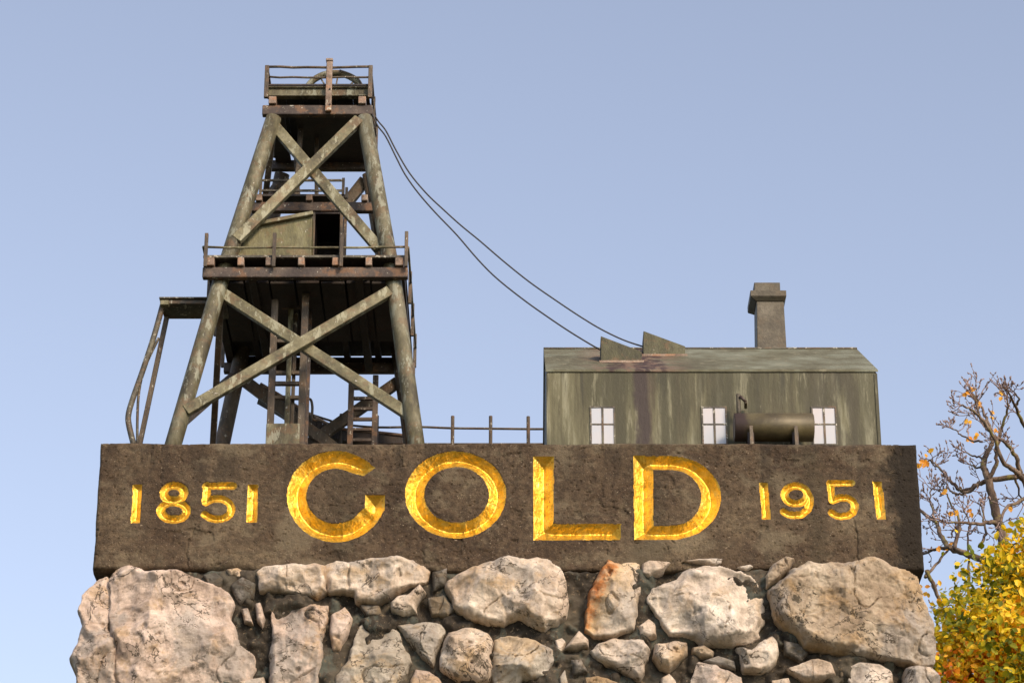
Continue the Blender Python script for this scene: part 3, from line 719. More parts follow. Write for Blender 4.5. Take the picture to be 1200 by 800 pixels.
# --- main platform
x0, x1 = -1.19, -.40; zb = 6.393; zt = 6.437; jt = 6.476; y0, y1 = .195, 1.105
mp = MB().box((x0, y0, zb), (x1, y0 + .03, zt)).build("platform_beam", M_BEAM, HF, bevel=.004)
MB().box((x0, y1 - .03, zb), (x1, y1, zt + .0005)).build("platform_beam", M_BEAM, HF, bevel=.004)
for xx_ in (-1.0, -.59): MB().box((xx_ - .015, y0 + .03, zb - .002), (xx_ + .015, y1 - .03, zt - .004)).build("platform_beam", M_DARK, HF, bevel=.003)
JX = [246, 282, 315, 353, 393, 432, 468]
for k, px in enumerate(JX):
    xj = P(px, 306, y0 - .012).x; hw = .0165 if k in (0, 6) else .0125
    MB().box((xj - hw, y0 - .014, zt + .001), (xj + hw, y0 + .02, jt - .004)).build("joist_end", M_END, HF, bevel=.003)
    MB().box((xj - hw, y0 + .02, zt + .001), (xj + hw, y1 + .012, jt - .003)).build("joist", M_DARK, HF, bevel=.002)  # same timber as its pale end; underside shade painted in as near-black
MB().box((x0 + .02, y1 - .024, zt + .001), (x0 + .30, y1 - .006, jt - .009)).box((x0 + .30, y1 - .024, zt + .001), (x1 - .02, y1 - .006, jt - .014)).build("packing_strip", M_DARK, HF)
dk = MB(); npl = 11
for k in range(npl):
    a_ = x0 + .012 + (x1 - x0 - .024) * k / npl; b_ = a_ + (x1 - x0 - .024) / npl - .0006
    dk.box((a_, y0 + .015, jt), (b_, y1 - .005, jt + .010 + .001 * (k % 3)))
dk.build("deck", M_DARK, HF)
MB().box((x0, y0 - .002, jt + .0005), (x1, y0 + .014, jt + .0115)).build("deck_edge", M_RAIL, HF, bevel=.002)
# hopper mouth and planking hung under the deck
und = MB()
for k in range(7):
    a_ = -1.13 + k * .098
    und.box((a_, y0 + .08, zb + .012 + .003 * (k % 2)), (a_ + .09, y1 - .30, zb + .022 + .003 * (k % 2)))
und.build("underside_planks", M_DARK, HF)
# railing of the main platform
def railing(posts, rails, zbot, ztop, mat, pr, rr_, closed=True):
    for x, y in posts: MB().box((x - pr, y - pr, zbot), (x + pr, y + pr, ztop + random.uniform(-.004, .012))).build("railing_post", mat[0], HF, bevel=.0015)
    for (p, q_, z) in rails:
        m_ = [(p[0] + (q_[0] - p[0]) * t_, p[1] + (q_[1] - p[1]) * t_, z + random.uniform(-.0025, .0025)) for t_ in np.linspace(0, 1, 9)]
        MB().tube(m_, rr_, 8).build("rail", mat[1], HF, True)
pzr = P(360, 290, y0 - .01).z; ptp = P(360, 276, y0 - .01).z; pbt = P(360, 314, y0 - .01).z
FX = [P(px, 300, y0 - .02).x for px in (241, 321, 400, 476)]
railing([(x, y0 - .020) for x in FX] + [(x0 - .008, .5), (x0 - .008, .8), (x0 - .008, y1), (x1 - .003, .5), (x1 - .003, .8), (x1 - .003, y1)],
        [((x0, y0 - .012), (x1, y0 - .012), pzr), ((x0, y0 - .012), (x0, y1), pzr), ((x1, y0 - .012), (x1, y1), pzr)], pbt, ptp, (M_POST, M_BRACE), .0068, .0048)
# ore bin and dark skip enclosure standing on the platform
dz = jt + .012
def poly_px(pl, Y): return [P(x, y, Y) for x, y in pl]
fr_b = poly_px([(268, 303), (292, 265), (366, 251), (365, 303)], .34)
for v_ in (fr_b[0], fr_b[3]): v_.z = dz
bk_b = [Vector((v_.x, .62, v_.z)) for v_ in fr_b]
MB().prism(fr_b, bk_b).build("ore_bin", M_BIN, HF, bevel=.004)
a_, b_ = P(290, 265, .33), P(367, 250, .33)
MB().beam(a_, b_, .016, .02).build("bin_rim", M_BRACE, HF, bevel=.002)
a_ = P(366, 303, .44); b_ = P(402, 250, .44)
MB().box((a_.x, .68, dz), (b_.x, .70, b_.z - .003)).box((a_.x, .44, dz), (a_.x + .006, .679, b_.z - .003)).box((b_.x - .006, .44, dz), (b_.x, .679, b_.z - .003)).box((a_.x, .44, b_.z - .0028), (b_.x, .70, b_.z + .006)).build("skip_enclosure", M_DARK, HF, bevel=.003)
for px, yy in ((368, .425), (400.5, .425), (405, .43)):
    q_ = P(px, 249, yy); MB().box((q_.x - .006, yy - .006, dz), (q_.x + .006, yy + .006, q_.z)).build("guide_post", M_POST, HF, bevel=.0015)
# --- small upper stage
yy = .50
a_ = P(294, 247, yy); b_ = P(452, 236.5, yy)
MB().box((a_.x, yy, a_.z), (b_.x, yy + .03, b_.z)).build("stage_beam", M_BEAM, HF, bevel=.004)
for px in (303, 362, 427):
    q_ = P(px, 236.5, yy - .01); MB().box((q_.x - .013, yy - .012, b_.z + .001), (q_.x + .013, yy + .10, b_.z + .028)).build("joist_end", M_END, HF, bevel=.003)
ds = MB().box((P(300, 236, yy).x, yy + .004, b_.z + .0285), (P(404, 236, yy).x, yy + .10, b_.z + .037)).build("stage_deck", M_DARK, HF)
for px, pt in ((305, 209), (402, 209), (406, 220)):
    q_ = P(px, 230, yy + .01); t_ = P(px, pt, yy + .01); MB().box((q_.x - .0055, yy + .004, b_.z + .02), (q_.x + .0055, yy + .016, t_.z)).build("railing_post", M_POST, HF, bevel=.0015)
for py in (211.5, 223.5):
    p, q_ = P(304, py, yy + .01), P(403, py, yy + .01); MB().beam(p, q_, .008, .008).build("rail", M_RAIL, HF)
# --- top platform
ty0, ty1 = .405, .895
a_ = P(307, 134, ty0); b_ = P(437, 123, ty0)
TX0, TX1 = a_.x, b_.x; tz0, tz1 = a_.z, b_.z
for ya in (ty0, ty1 - .03): MB().box((TX0, ya, tz0), (TX1, ya + .03, tz1)).build("cap_beam", M_BEAM, HF, bevel=.004)
for px in (319.5, 424.5):
    q_ = P(px, 117, ty0)
    MB().box((q_.x - .0155, ty0 - .012, tz1 + .001), (q_.x + .0155, ty0 + .03, tz1 + .034)).build("joist_end", M_END, HF, bevel=.003)
    MB().box((q_.x - .0155, ty0 + .03, tz1 + .001), (q_.x + .0155, ty1 + .012, tz1 + .033)).build("joist", M_DARK, HF, bevel=.003)
ia = P(313, 113, ty0 + .01); ib = P(432, 102, ty0 + .01)
g_ = MB().box((ia.x, ty0 + .014, ia.z + .005), (ib.x, ty0 + .026, ib.z - .005)).box((ia.x, ty0 + .004, ib.z - .0052), (ib.x, ty0 + .036, ib.z)).box((ia.x, ty0 + .004, ia.z), (ib.x, ty0 + .036, ia.z + .0052))
g_.build("cap_girder", M_LEG, HF, bevel=.0015)
MB().box((ia.x, ty1 - .036, ia.z), (ib.x, ty1 - .004, ib.z)).build("cap_girder", M_BEAM, HF, bevel=.003)
tdz = ib.z + .0005
td = MB()
for k in range(6):
    w_ = (ib.x - ia.x) / 6; td.box((ia.x + k * w_, ty0, tdz), (ia.x + (k + 1) * w_ - .001, ty1, tdz + .008))
td.build("deck", M_DARK, HF)
w_ = (TX1 - TX0)
MB().box((TX0 + .02, ty0 + .035, tz1 - .016), (TX0 + w_ * .19, ty1 - .035, tz1 - .006)).box((TX0 + w_ * .29, ty0 + .035, tz1 - .014), (TX1 - .02, ty1 - .035, tz1 - .005)).build("underside_planks", M_DARK, HF)
kp = P(386.5, 70, ty0 - .012); kb = P(386.5, 131, ty0 - .012)
MB().box((kp.x - .0125, ty0 - .022, kb.z), (kp.x + .0125, ty0 - .003, kp.z - .012)).box((kp.x - .015, ty0 - .026, kp.z - .012), (kp.x + .0135, ty0 - .001, kp.z)).build("king_post", M_END, HF, bevel=.003)
for py in (104, 122): c_ = P(386.5, py, ty0 - .026); MB().tube([c_, c_ + Vector((0, .01, 0))], .0038, 8).build("bolt", M_DARK, HF)
rz1 = P(372, 79.5, ty0).z; rz2 = P(372, 91.5, ty0).z; rzb = P(372, 116, ty0).z
rx0, rx1 = P(312.5, 95, ty0 - .008).x, P(434, 95, ty0 - .008).x
for x, y in ((rx0, ty0 - .008), (rx1, ty0 - .008), (rx0, ty1), (rx1, ty1), (rx0, Yc), (rx1, Yc)):
    MB().box((x - .0085, y - .0085, rzb), (x + .0085, y + .0085, rz1 + .003)).build("railing_post", M_POST, HF, bevel=.0015)
for z in (rz1, rz2):
    for p, q_ in (((rx0, ty0 - .008), (rx1, ty0 - .008)), ((rx0, ty0), (rx0, ty1)), ((rx1, ty0), (rx1, ty1)), ((rx0, ty1), (rx1, ty1))):
        m_ = [(p[0] + (q_[0] - p[0]) * t_, p[1] + (q_[1] - p[1]) * t_, z + random.uniform(-.002, .002) - .003 * math.sin(math.pi * t_)) for t_ in np.linspace(0, 1, 9)]
        MB().tube(m_, .0055 if z == rz1 else .0045, 8).build("rail", M_POST, HF, True)
# winding wheel
WC = P(391, 117, Yc); WR = .128
WH = MB(); n = 48; prof = [(WR, -.014), (WR + .007, -.014), (WR + .007, -.009), (WR - .004, 0), (WR + .007, .009), (WR + .007, .014), (WR, .014), (WR - .012, .008), (WR - .012, -.008)]
vs = []; fs = []; m_ = len(prof)
for k in range(n):
    t_ = 2 * math.pi * k / n
    for r_, yy_ in prof: vs.append(WC + Vector((math.cos(t_) * r_, yy_, math.sin(t_) * r_)))
    for i in range(m_): j = (i + 1) % m_; k2 = (k + 1) % n; fs.append((k * m_ + i, k * m_ + j, k2 * m_ + j, k2 * m_ + i))
wheel = WH.add(vs, fs).build("winding_wheel", M_LEG, HF, True)
for k in range(10):
    t_ = 2 * math.pi * (k + .3) / 10; d_ = Vector((math.cos(t_), 0, math.sin(t_)))
    MB().tube([WC + d_ * .016, WC + d_ * (WR - .006)], .0035, 6).build("spoke", M_RAIL, wheel, True)
MB().tube([WC - Vector((0, .03, 0)), WC + Vector((0, .03, 0))], .02, 16).build("hub", M_LEG, wheel, True)
for sy in (-1, 1):
    MB().prism([(WC.x - .05, Yc + sy * .05 - .008, tdz + .009), (WC.x + .05, Yc + sy * .05 - .008, tdz + .009), (WC.x + .02, Yc + sy * .05 - .008, WC.z + .02), (WC.x - .02, Yc + sy * .05 - .008, WC.z + .02)],
               [(WC.x - .05, Yc + sy * .05 + .008, tdz + .009), (WC.x + .05, Yc + sy * .05 + .008, tdz + .009), (WC.x + .02, Yc + sy * .05 + .008, WC.z + .02), (WC.x - .02, Yc + sy * .05 + .008, WC.z + .02)]).build("wheel_bearing", M_BEAM, HF, bevel=.003)
# cage guides in the upper half
for (a1, b1, yy, wd) in (((353, 140), (347, 240), .58, .02), ((345, 170), (351, 240), .62, .014), ((371, 160), (371, 300), .66, .016)):
    p, q_ = P(*a1, yy), P(*b1, yy); MB().beam(p, q_, wd, wd).build("cage_guide", M_POST, HF, bevel=.002)
# shaft guides, rungs, cage and base box in the lower half
yg = .36
for px, pt, pb, yy, wd, m_ in ((317, 352, 516, yg, .026, M_POST), (353.5, 345, 516, yg, .027, M_POST), (337, 350, 500, .5, .019, M_BRACE), (343, 352, 500, .54, .014, M_POST), (359, 350, 518, .52, .018, M_BEAM)):
    t_ = P(px, pt, yy); b_ = P(px - 1, pb, yy); MB().beam(Vector((b_.x, yy, TOPZ - .015)), Vector((b_.x, yy, min(t_.z, zb + .01))), wd, wd).build("shaft_guide", m_, HF, bevel=.002)
for py, yy, xa, xb in ((400, yg, 320, 350), (449.5, yg, 320, 351), (466, .52, 322, 356), (360, .5, 330, 352), (437, .52, 322, 356)):
    p, q_ = P(xa, py, yy), P(xb, py, yy); MB().beam(p, q_, .015, .018).build("crossbar", M_POST, HF, bevel=.002)
p, q_ = P(312, 495.5, yg - .03), P(351.5, 495.5, yg - .03)
MB().box((p.x, yg - .03, TOPZ - .012), (q_.x, yg + .15, p.z)).build("shaft_collar", M_LEG, HF, bevel=.004)
# ladder at the back
yl = 1.0
ld = MB(); lz = P(425, 440, yl).z
for px in (411, 439.5): p = P(px, 480, yl); ld.box((p.x - .0115, yl - .009, TOPZ - .01), (p.x + .0115, yl + .009, min(lz, zb)))
LAD = ld.build("ladder", M_BEAM, HF, bevel=.002)
k = 0; zz_ = TOPZ + .06
while zz_ < lz - .02:
    MB().box((P(414, 480, yl).x, yl - .007, zz_), (P(436.5, 480, yl).x, yl + .007, zz_ + .0135)).build("rung", M_BEAM, LAD, bevel=.0015); zz_ += .046
# side gantry on the left
ga = P(188, 352, .36); gb = P(246, 352, .36)
GA = MB().box((ga.x, .36, ga.z - .014), (gb.x + .06, .50, ga.z + .004)).box((ga.x - .005, .35, ga.z + .0045), (gb.x + .06, .51, ga.z + .012)).build("side_gantry", M_RAIL, HF, bevel=.003)
MB().beam(P(188, 356, .35), P(198, 356, .35), .02, .03).build("gantry_cap", M_BRACE, GA, bevel=.003)
c1 = catmull([P(191, 356, .37), P(181, 392, .37), P(168, 432, .37), P(156, 466, .37), P(150.5, 486, .37), P(151.5, 500, .37), P(157, 522, .37)], 5)
for a1, a2 in zip(c1[:-1], c1[1:]): pass
MB().tube(c1, .0115, 8).build("gantry_leg", M_RAIL, GA, True)
MB().beam(P(197, 364, .48), P(163, 524, .48), .019, .015).build("gantry_leg", M_POST, GA, bevel=.002)
MB().tube(catmull([P(186, 396, .40), P(170, 430, .40), P(163, 458, .40), P(161, 490, .40), P(161, 522, .40)], 4), .0055, 8).build("gantry_stay", M_RAIL, GA, True)
# curved track with its kerb, and a bent pipe beside it
tk = catmull([P(306, 458, 1.18), P(330, 472, 1.2), P(350, 485, 1.22), P(374, 499, 1.24), P(390, 507, 1.26), P(410, 512, 1.28), P(445, 515, 1.3), P(480, 519, 1.3)], 5)
tb_ = MB()
for a1, a2 in zip(tk[:-1], tk[1:]): tb_.beam(a1 - Vector((0, 0, .018)), a2 - Vector((0, 0, .018)), .048, .11, (0, 1, 0))
tr_ = tb_.build("curved_track", M_DARK, HF)
MB().tube([v_ + Vector((0, -.055, .008)) for v_ in tk], .0075, 8).build("track_kerb", M_END, tr_, True)
hk = catmull([P(360, 468, .8), P(364, 468, .8), P(366, 476, .8), P(366, 490, .8), P(371, 492, .8), P(367, 486, .8)], 4)
MB().tube(hk, .0055, 8).build("bent_pipe", M_POST, HF, True)

# ------------------------------------------------------------------ pipe railing behind, from the headframe to the engine house
RY = 1.22
rp = P(575, 501, RY)
RL = thing("pipe_railing", "low thin pipe railing on short posts between the headframe and the engine house", "railing", (rp.x, RY, TOPZ))
for px, pt in ((400, 485), (442, 487), (530.5, 487.5), (575, 487.5), (619, 488)):
    t_ = P(px, pt, RY); MB().tube([(t_.x, RY, TOPZ - .015), (t_.x, RY, t_.z)], .0075, 8).build("post", M_POST, RL, True)
pts = [P(366, 486, RY), P(385, 492, RY), P(402, 497, RY), P(443, 500.5, RY), P(490, 500, RY), P(530, 501.5, RY), P(575, 502, RY), P(619, 502.5, RY), P(640, 502.5, RY)]
MB().tube(catmull(pts, 4), .0052, 8).build("rail", M_POST, RL, True)
pts = [P(443, 520, RY), P(530, 520, RY), P(640, 520, RY)]
MB().tube(pts, .0045, 8).build("rail", M_POST, RL, True)

# ------------------------------------------------------------------ engine house
HX0, HX1, HY0, HYR, HY1 = .1323, 1.378, .20, .75, 1.30; HZE, HZR = 5.995, 6.335
EH = thing("engine_house", "olive streaked metal engine house with pitched roof and white windows on the block", "model house", ((HX0 + HX1) / 2, HYR, TOPZ - .015))
wl = MB()
pl0 = [(HX0, HY0, TOPZ - .015), (HX0, HY1, TOPZ - .015), (HX0, HY1, HZE), (HX0, HYR, HZR - .012), (HX0, HY0, HZE)]
wl.prism(pl0, [(HX1, y, z) for _, y, z in pl0])
wl.build("wall", M_WALL, EH, bevel=.003)
rf = MB(); ov = .006; th = .010
sl_ = (HZR - HZE) / (HYR - HY0)
A0 = [(HY0 - .005, HZE - .005 * sl_ + .002), (HYR, HZR + .002), (HY1 + .008, HZE - .008 * sl_ + .002)]
prof = A0 + [(y, z + th) for y, z in A0[::-1]]
roof = rf.prism([(HX0 - ov, y, z) for y, z in prof], [(HX1 + ov, y, z) for y, z in prof]).build("roof", M_ROOF, EH, bevel=.002)
MB().beam((HX0 - ov, HYR, HZR + .013), (HX1 + ov, HYR, HZR + .013), .014, .007, (0, 0, 1)).build("ridge_cap", M_RAIL, roof, bevel=.002)
def roof_z(y): return HZE + (y - HY0) * sl_ + .012
# rope hoods
HOODS = []
for (pl, seam) in (([(704, 393.5), (752, 411.5), (752, 424), (704, 424)], 0), ([(754, 387.5), (803, 405.5), (803, 416.5), (754, 416.5)], 1)):
    y = .4
    for _ in range(20):                                    # where the foot of the hood meets the slope
        y += (P(728, pl[2][1], y).z - roof_z(y)) * -.6 * (1 if True else 0); y = min(max(y, .22), .72)
    HOODS.append((pl, y))
def foot_y(py):
    best = min(((abs(P(728, py, y).z - roof_z(y)), y) for y in np.linspace(.22, .74, 400)))
    return best[1]
hood_tip = []
for pl, _ in HOODS:
    y = foot_y(pl[2][1]); f_ = [P(a1, b1, y) for a1, b1 in pl]
    bk_ = [Vector((v_.x, y + .12, v_.z)) for v_ in f_]; bk_[2].z += .0; bk_[3].z += .0
    hd = MB().prism(f_, bk_).build("rope_hood", M_HOOD, EH, bevel=.002)
    MB().box((f_[3].x - .006, y - .008, f_[3].z - .006), (f_[2].x + .008, y + .126, f_[3].z + .004)).build("flashing", M_END, hd, bevel=.0015)
    hood_tip.append(Vector((f_[0].x, y + .06, 0)))
# chimney
cy0 = .92
cb = P(885, 411, cy0); cb2 = P(922, 411, cy0); ct = P(886.5, 345, cy0); ct2 = P(918, 345, cy0); dep = .125
MB().prism([(cb.x - .004, cy0 - .004, TOPZ + .3), (cb2.x + .006, cy0 - .004, TOPZ + .3), (ct2.x, cy0, ct.z), (ct.x, cy0, ct.z)],
           [(cb.x - .004, cy0 + dep + .004, TOPZ + .3), (cb2.x + .006, cy0 + dep + .004, TOPZ + .3), (ct2.x, cy0 + dep, ct.z), (ct.x, cy0 + dep, ct.z)]).build("chimney", M_CHIM, EH, bevel=.003)
CH = [o_ for o_ in EH.children if o_.name.startswith("chimney")][0]
xa, xb = P(879.5, 343, cy0 - .02).x, P(921.5, 343, cy0 - .02).x; za, zb_ = P(900, 347, cy0 - .018).z, P(900, 340, cy0 - .018).z
cp = MB()
lo = [(ct.x - .003, cy0 - .003), (ct2.x + .003, cy0 - .003), (ct2.x + .003, cy0 + dep + .003), (ct.x - .003, cy0 + dep + .003)]
hi = [(xa, cy0 - .018), (xb, cy0 - .018), (xb, cy0 + dep + .018), (xa, cy0 + dep + .018)]
cp.add([(x, y, za - .016) for x, y in lo] + [(x, y, za) for x, y in hi], [(0, 1, 2, 3), (4, 5, 6, 7)] + [(i, (i + 1) % 4, 4 + (i + 1) % 4, 4 + i) for i in range(4)])
cp.box((xa, cy0 - .018, za + .0003), (xb, cy0 + dep + .018, zb_))
cap = cp.build("chimney_cap", M_CHIM, CH, bevel=.002)
a_, b_ = P(884, 341, cy0 + .01), P(914, 331, cy0 + .01)
MB().box((a_.x, cy0 + .008, zb_ + .0005), (b_.x, cy0 + dep - .008, b_.z)).build("chimney_pot", M_CHIM, CH, bevel=.003)
# windows: two by two white panes in dark bars
for pxa, pxb in ((693, 719.5), (823.5, 851), (952, 980)):
    p, q_ = P(pxa, 478, HY0), P(pxb, 519, HY0); zl = q_.z - .004
    fm = MB(); t_ = .006; yA, yB = HY0 - .005, HY0 + .003
    fm.box((p.x - t_, yA, zl - t_), (q_.x + t_, yB, zl)).box((p.x - t_, yA, p.z), (q_.x + t_, yB, p.z + t_))
    fm.box((p.x - t_, yA, zl + .0004), (p.x, yB, p.z - .0004)).box((q_.x, yA, zl + .0004), (q_.x + t_, yB, p.z - .0004))
    xm = (p.x + q_.x) / 2; zm = (p.z + zl) / 2 + .006
    fm.box((xm - .004, yA + .0006, zl + .0005), (xm + .004, yB, p.z - .0005))
    fm.box((p.x + .0003, yA + .0012, zm - .003), (xm - .0042, yB, zm + .003)).box((xm + .0042, yA + .0012, zm - .003), (q_.x - .0003, yB, zm + .003))
    W = fm.build("window", M_RAIL, EH)
    MB().box((p.x + .0003, HY0 - .0022, zl + .0003), (q_.x - .0003, HY0 + .002, p.z - .0003)).build("panes", M_PANE, W)
# corner strips
for xx_ in (HX0 + .004, HX1 - .004): MB().box((xx_ - .006, HY0 - .004, TOPZ - .01), (xx_ + .006, HY0 + .004, HZE - .006)).build("corner_strip", M_WALL, EH)

# ------------------------------------------------------------------ boiler in front of the engine house
by = .105; ba = P(861, 498, by); bb_ = P(952, 498, by); br = .0535
bz = (P(900, 480.5, by - .02).z + P(900, 516, by - .02).z) / 2
BO = thing("boiler_tank", "small brown cylindrical boiler lying on two posts in front of the engine house wall", "boiler", ((ba.x + bb_.x) / 2, by, TOPZ))
tk_ = MB().tube([(ba.x - .003, by, bz), (ba.x, by, bz), (bb_.x, by, bz), (bb_.x + .003, by, bz)], [br * .93, br, br, br * .93], 32).build("tank", M_BOIL, BO, True)
for px in (880, 932.5):
    p = P(px, 499, by - br - .006)
    MB().box((p.x - .0065, by - br - .012, TOPZ - .012), (p.x + .0065, by - br - .001, p.z)).build("support_post", M_POST, BO, bevel=.0015)
    MB().beam((p.x, by - br + .005, TOPZ + .022), (p.x + (.06 if px < 900 else -.06), by + .03, TOPZ - .005), .012, .012).build("strut", M_POST, BO)
    MB().box((p.x - .012, by - .04, TOPZ - .012), (p.x + .012, by + .04, bz - br * .55)).build("saddle", M_DARK, BO, bevel=.002)
p = P(865, 462, by + .03); MB().tube([(p.x, by + .03, bz + .03), (p.x, by + .03, p.z)], .0085, 10).build("pipe", M_CHIM, BO, True)
a_, b_ = P(867, 464, by + .02), P(874, 470.5, by + .02); MB().tube([a_, b_], .006, 8).tube([b_, b_ + Vector((.004, .06, .002))], .006, 8).build("valve_lever", M_BOIL, BO, True)
p = P(942, 511, by - .02); MB().tube([p, p + Vector((0, 0, .03))], .007, 8).build("drain_cock", M_BIN, BO, True)

# ------------------------------------------------------------------ the two hoisting ropes
C1 = [(440, 137), (452, 153), (464, 176), (480, 203), (500, 227), (520, 246), (540, 264), (562, 282), (590, 306), (620, 330), (650, 351), (680, 371), (705, 386), (730, 398), (752, 405.5)]
C2 = [(440, 142.5), (452, 160), (465, 186), (475, 205), (490, 226), (510, 249), (535, 275), (560, 304), (582, 326), (612, 350), (640, 370), (670, 390), (702, 409)]
for cpts, tip, lab in ((C1, hood_tip[1], "upper black hoisting rope sagging from the headframe to the farther, right-hand rope hood"), (C2, hood_tip[0], "lower black hoisting rope sagging from the headframe to the nearer, left-hand rope hood")):
    n_ = len(cpts); ys = Yc + (.0 if cpts is C1 else -.02)
    pts = [P(x, y, ys + (tip.y - ys) * i / (n_ - 1)) for i, (x, y) in enumerate(cpts)]
    st_ = pts[0]; pre = [Vector((WC.x + (WR + .004) * math.cos(t_), ys, WC.z + (WR + .004) * math.sin(t_))) for t_ in (1.4, .9, .45)]
    pts = pre + pts + [pts[-1] + Vector((.03, 0, -.008))]
    tag(MB().tube(catmull(pts, 5), .0033, 8).build("hoist_rope", M_CABLE, None, True, origin=st_), lab, "rope", "hoisting ropes of the headframe")

# ------------------------------------------------------------------ trees behind, to the right
def rnd3(s): return Vector((random.uniform(-s, s), random.uniform(-s, s), random.uniform(-s, s)))
TY = 7.5
btrunk = P(1185, 700, TY)
BT = thing("bare_tree", "almost leafless tree with crooked grey branches and budded twigs right of the block", "tree", (btrunk.x + .25, TY, 0))
BRN = [  # (radius start, radius end, depth drift, polyline)
 (.060, .020, .0, [(1190, 700), (1180, 650), (1172, 618), (1165, 590), (1158, 562), (1153, 548), (1154, 535), (1163, 520)]),
 (.020, .006, .3, [(1163, 520), (1160, 500), (1152, 482), (1143, 466), (1137, 456)]),
 (.024, .008, -.3, [(1158, 562), (1167, 545), (1168, 522), (1174, 502), (1180, 482), (1181, 470)]),
 (.032, .008, .5, [(1215, 555), (1195, 558), (1160, 562), (1145, 568), (1130, 575), (1118, 568), (1108, 557), (1098, 545), (1090, 538)]),
 (.018, .006, .2, [(1146, 567), (1136, 575), (1122, 579), (1112, 573), (1109, 565)]),
 (.034, .007, -.6, [(1215, 600), (1204, 572), (1196, 558), (1188, 550), (1175, 540), (1166, 516), (1150, 490), (1135, 478), (1125, 475)]),
 (.024, .008, -.4, [(1196, 556), (1190, 535), (1178, 518), (1160, 506), (1147, 488), (1143, 470)]),
 (.012, .005, .2, [(1152, 517), (1135, 515), (1124, 507), (1113, 500)]),
 (.012, .007, .1, [(1153, 538), (1145, 535), (1132, 531)]),
 (.012, .007, .1, [(1153, 547), (1145, 548), (1137, 544)]),
 (.038, .012, .4, [(1170, 662), (1150, 655), (1130, 648), (1113, 641), (1104, 630), (1097, 612), (1081, 600), (1068, 590)]),
 (.020, .007, .5, [(1113, 640), (1098, 643), (1084, 648), (1070, 655)]),
 (.024, .006, .3, [(1132, 648), (1118, 640), (1124, 624), (1123, 606), (1114, 590), (1110, 578)]),
 (.016, .008, .3, [(1084, 676), (1097, 660), (1110, 645), (1122, 630)]),
 (.026, .008, -.2, [(1172, 612), (1160, 612), (1148, 613), (1128, 612), (1112, 612)]),
 (.022, .010, .2, [(1086, 668), (1098, 695), (1108, 722), (1118, 760)]),
 (.014, .005, .4, [(1135, 700), (1135, 665), (1134, 630), (1136, 612), (1130, 600)]),
 (.012, .005, .4, [(1097, 612), (1092, 595), (1090, 580), (1095, 570)]),
 (.024, .007, -.5, [(1215, 530), (1198, 495), (1188, 472), (1180, 458)]),
 (.014, .005, -.5, [(1190, 475), (1194, 468), (1188, 458)]),
 (.020, .012, -.3, [(1215, 575), (1198, 585), (1180, 595), (1172, 612)]),
 (.016, .006, .3, [(1148, 640), (1155, 625), (1152, 605), (1150, 592)]),
 (.014, .005, .2, [(1190, 558), (1194, 575), (1198, 590)]),
]
tip_list = []
for bi, (r0, r1, dr, pl) in enumerate(BRN):
    r0 *= .68; r1 *= .70
    n_ = len(pl); pts = [P(x, y, TY + dr * i / (n_ - 1)) for i, (x, y) in enumerate(pl)]
    cv = catmull(pts, 5); cv = [v_ + rnd3(.006) for v_ in cv]
    if bi == 0: cv = [Vector((btrunk.x + .25, TY, -.05)), Vector((btrunk.x + .2, TY + .05, 1.5)), Vector((btrunk.x + .08, TY, 4.5))] + cv; rs = [.15, .12, .06] + [r0 + (r1 - r0) * i / (len(cv) - 4) for i in range(len(cv) - 3)]
    else: rs = [r0 + (r1 - r0) * i / (len(cv) - 1) for i in range(len(cv))]
    bpart = MB().tube(cv, rs, 8).build("trunk" if bi == 0 else "branch", M_BARK, BT, True)
    tip_list.append((cv, r1, bpart))
def twig(p, d, ln, r, lvl):
    pts = [p]; q_ = p; dd = d.normalized(); n_ = 5
    for i in range(n_):
        dd = (dd + rnd3(.32) + Vector((0, 0, .12))).normalized(); q_ = q_ + dd * ln / n_; pts.append(q_)
        if lvl > 0 and i > 0 and random.random() < .75: twig(q_, (dd + rnd3(.9)).normalized(), ln * random.uniform(.4, .65), r * .75, lvl - 1)
    tw.tube(pts, [r * (1 - .5 * i / n_) for i in range(n_ + 1)], 5)
    for _ in range(2):
        b_ = pts[-1 - _]; s_ = random.uniform(.007, .011)
        buds.tube([b_, b_ + dd * s_ * .8 + rnd3(.003), b_ + dd * s_ * 2.0], [s_ * .35, s_ * .6, s_ * .1], 5)
tw = MB(); buds = tw
for bi, (cv, r1, bpart) in enumerate(tip_list):
    if bi in (0,): continue
    n_ = len(cv)
    for _ in range(4): twig(cv[-1], (cv[-1] - cv[-3]).normalized() + rnd3(.8), random.uniform(.05, .11), .0036, 1)
    for i in range(n_ // 3, n_ - 1):
        if random.random() < .30: twig(cv[i], rnd3(1) + Vector((-.2, 0, .35)), random.uniform(.06, .17), .0036, 1)
tw.build("twigs", M_TWIG, BT, True)["kind"] = "stuff"

def leaf(mb, p, size, nrm=None):
    n_ = (nrm or Vector((random.gauss(0, .6), random.gauss(-.35, .6), random.gauss(.35, .6)))).normalized()
    t_ = n_.orthogonal().normalized(); t_.rotate(Matrix.Rotation(random.uniform(0, 6.28), 3, n_)); b_ = n_.cross(t_)
    w_ = size * random.uniform(.30, .42); L_ = size; cu = size * random.uniform(-.18, .22); fo = size * random.uniform(.03, .14)
    mb.add([p, p + t_ * L_ * .3 + b_ * w_ * .8 + n_ * fo, p + t_ * L_ * .62 + b_ * w_ * .85 + n_ * (fo + cu * .5), p + t_ * L_ + n_ * cu, p + t_ * L_ * .62 - b_ * w_ * .85 + n_ * (fo + cu * .5), p + t_ * L_ * .3 - b_ * w_ * .8 + n_ * fo, p + t_ * L_ * .5 + n_ * cu * .3],
           [(0, 6, 1), (1, 6, 2), (2, 6, 3), (3, 6, 4), (4, 6, 5), (5, 6, 0)])
fewl = MB()
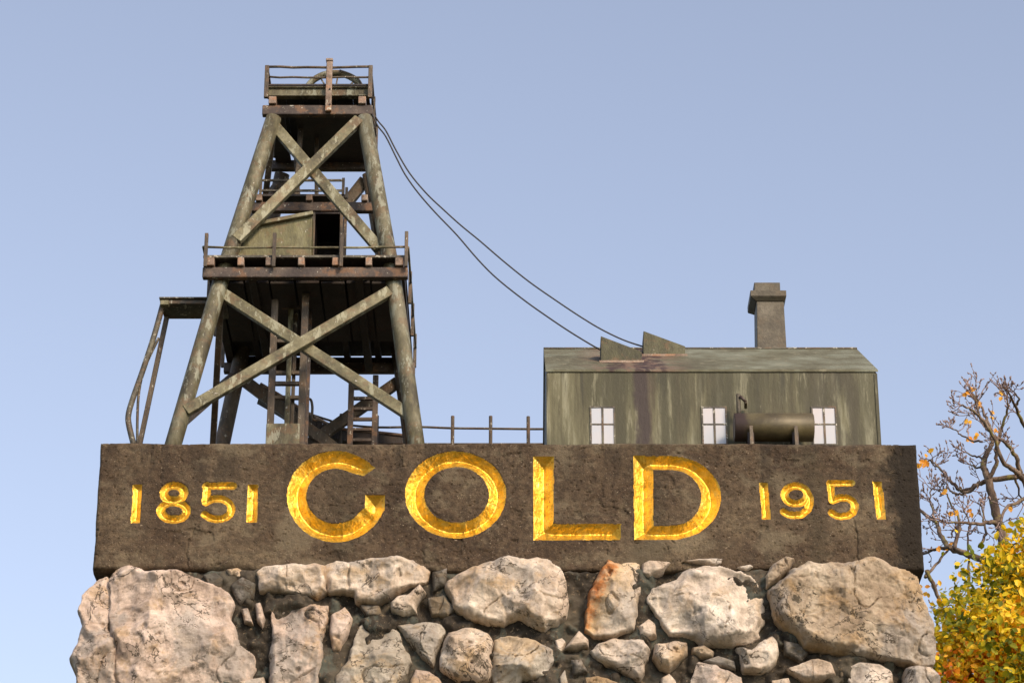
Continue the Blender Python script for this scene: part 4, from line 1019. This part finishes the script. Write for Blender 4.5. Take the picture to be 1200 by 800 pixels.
for px, py in ((1134, 456), (1132, 463), (1143, 460), (1088, 532), (1080, 543), (1087, 545), (1085, 540), (1132, 499), (1134, 508), (1142, 513), (1136, 512), (1163, 486), (1082, 688), (1086, 700), (1112, 640), (1120, 604), (1150, 470), (1168, 508), (1176, 462), (1110, 575), (1183, 590), (1140, 600), (1098, 640)):
    for _ in range(2): leaf(fewl, P(px + random.uniform(-3, 3), py + random.uniform(-3, 3), TY + .1), random.uniform(.035, .05), Vector((random.uniform(-.4,.4), -1, random.uniform(-.3,.5))))
fewl.build("last_leaves", M_LEAFO, BT)

AY = 6.6
ac = P(1250, 830, AY)
AT = thing("autumn_tree", "leafy tree in yellow and green autumn foliage low at the right edge", "tree", (ac.x + .3, AY, 0))
MB().tube(catmull([(ac.x + .3, AY, -.05), (ac.x + .26, AY, 1.2), (ac.x + .2, AY + .05, 2.6), (ac.x + .05, AY, 3.9), (ac.x - .05, AY, 4.9)], 5), [.16 - .0055 * i for i in range(21)], 12).build("trunk", M_BARK, AT, True)
CL = [(1192, 690, .0, 62), (1160, 730, -.1, 50), (1215, 655, .1, 48), (1150, 775, .0, 60), (1200, 770, -.3, 85), (1125, 800, .1, 42), (1180, 840, .0, 95), (1130, 870, .2, 60), (1260, 700, .2, 95), (1280, 800, -.3, 130), (1240, 910, .0, 150), (1340, 880, .2, 150), (1172, 665, .2, 26), (1112, 750, .1, 26), (1110, 715, .2, 22), (1330, 740, .3, 90)]
lm = MB(); SCL = 1 / (FPX / 17.0)
for cx_, cy_, dy_, rp_ in CL:
    c_ = P(cx_, cy_, AY + dy_); R_ = rp_ * SCL
    lim = MB()
    root_ = Vector((ac.x + .0, AY, 3.6)); mid_ = (root_ + c_) / 2 + rnd3(.1)
    lim.tube(catmull([root_, mid_, c_], 5), [.045 - .0035 * i for i in range(11)], 6).build("limb", M_BARK, AT, True)
    nl = int(min(3600, 450 * (rp_ / 40) ** 2.3))
    for _ in range(nl):
        d_ = Vector((random.gauss(0, 1), random.gauss(0, 1), random.gauss(0, 1))).normalized()
        rr_ = R_ * (random.random() ** .42) * (1.0 + .22 * math.sin(d_.x * 5 + cx_) * math.sin(d_.z * 6 + cy_))
        leaf(lm, c_ + d_ * rr_, random.choice((random.uniform(.026, .044), random.uniform(.04, .068))))
for _ in range(420):        # thin outer sprays
    t_ = random.random(); px = 1092 + 40 * t_ + random.gauss(0, 12); py = 810 - 130 * t_ + random.gauss(0, 22)
    leaf(lm, P(px, py, AY + random.uniform(-.3, .5)), random.uniform(.032, .05))
lm.build("crown", M_LEAF, AT)
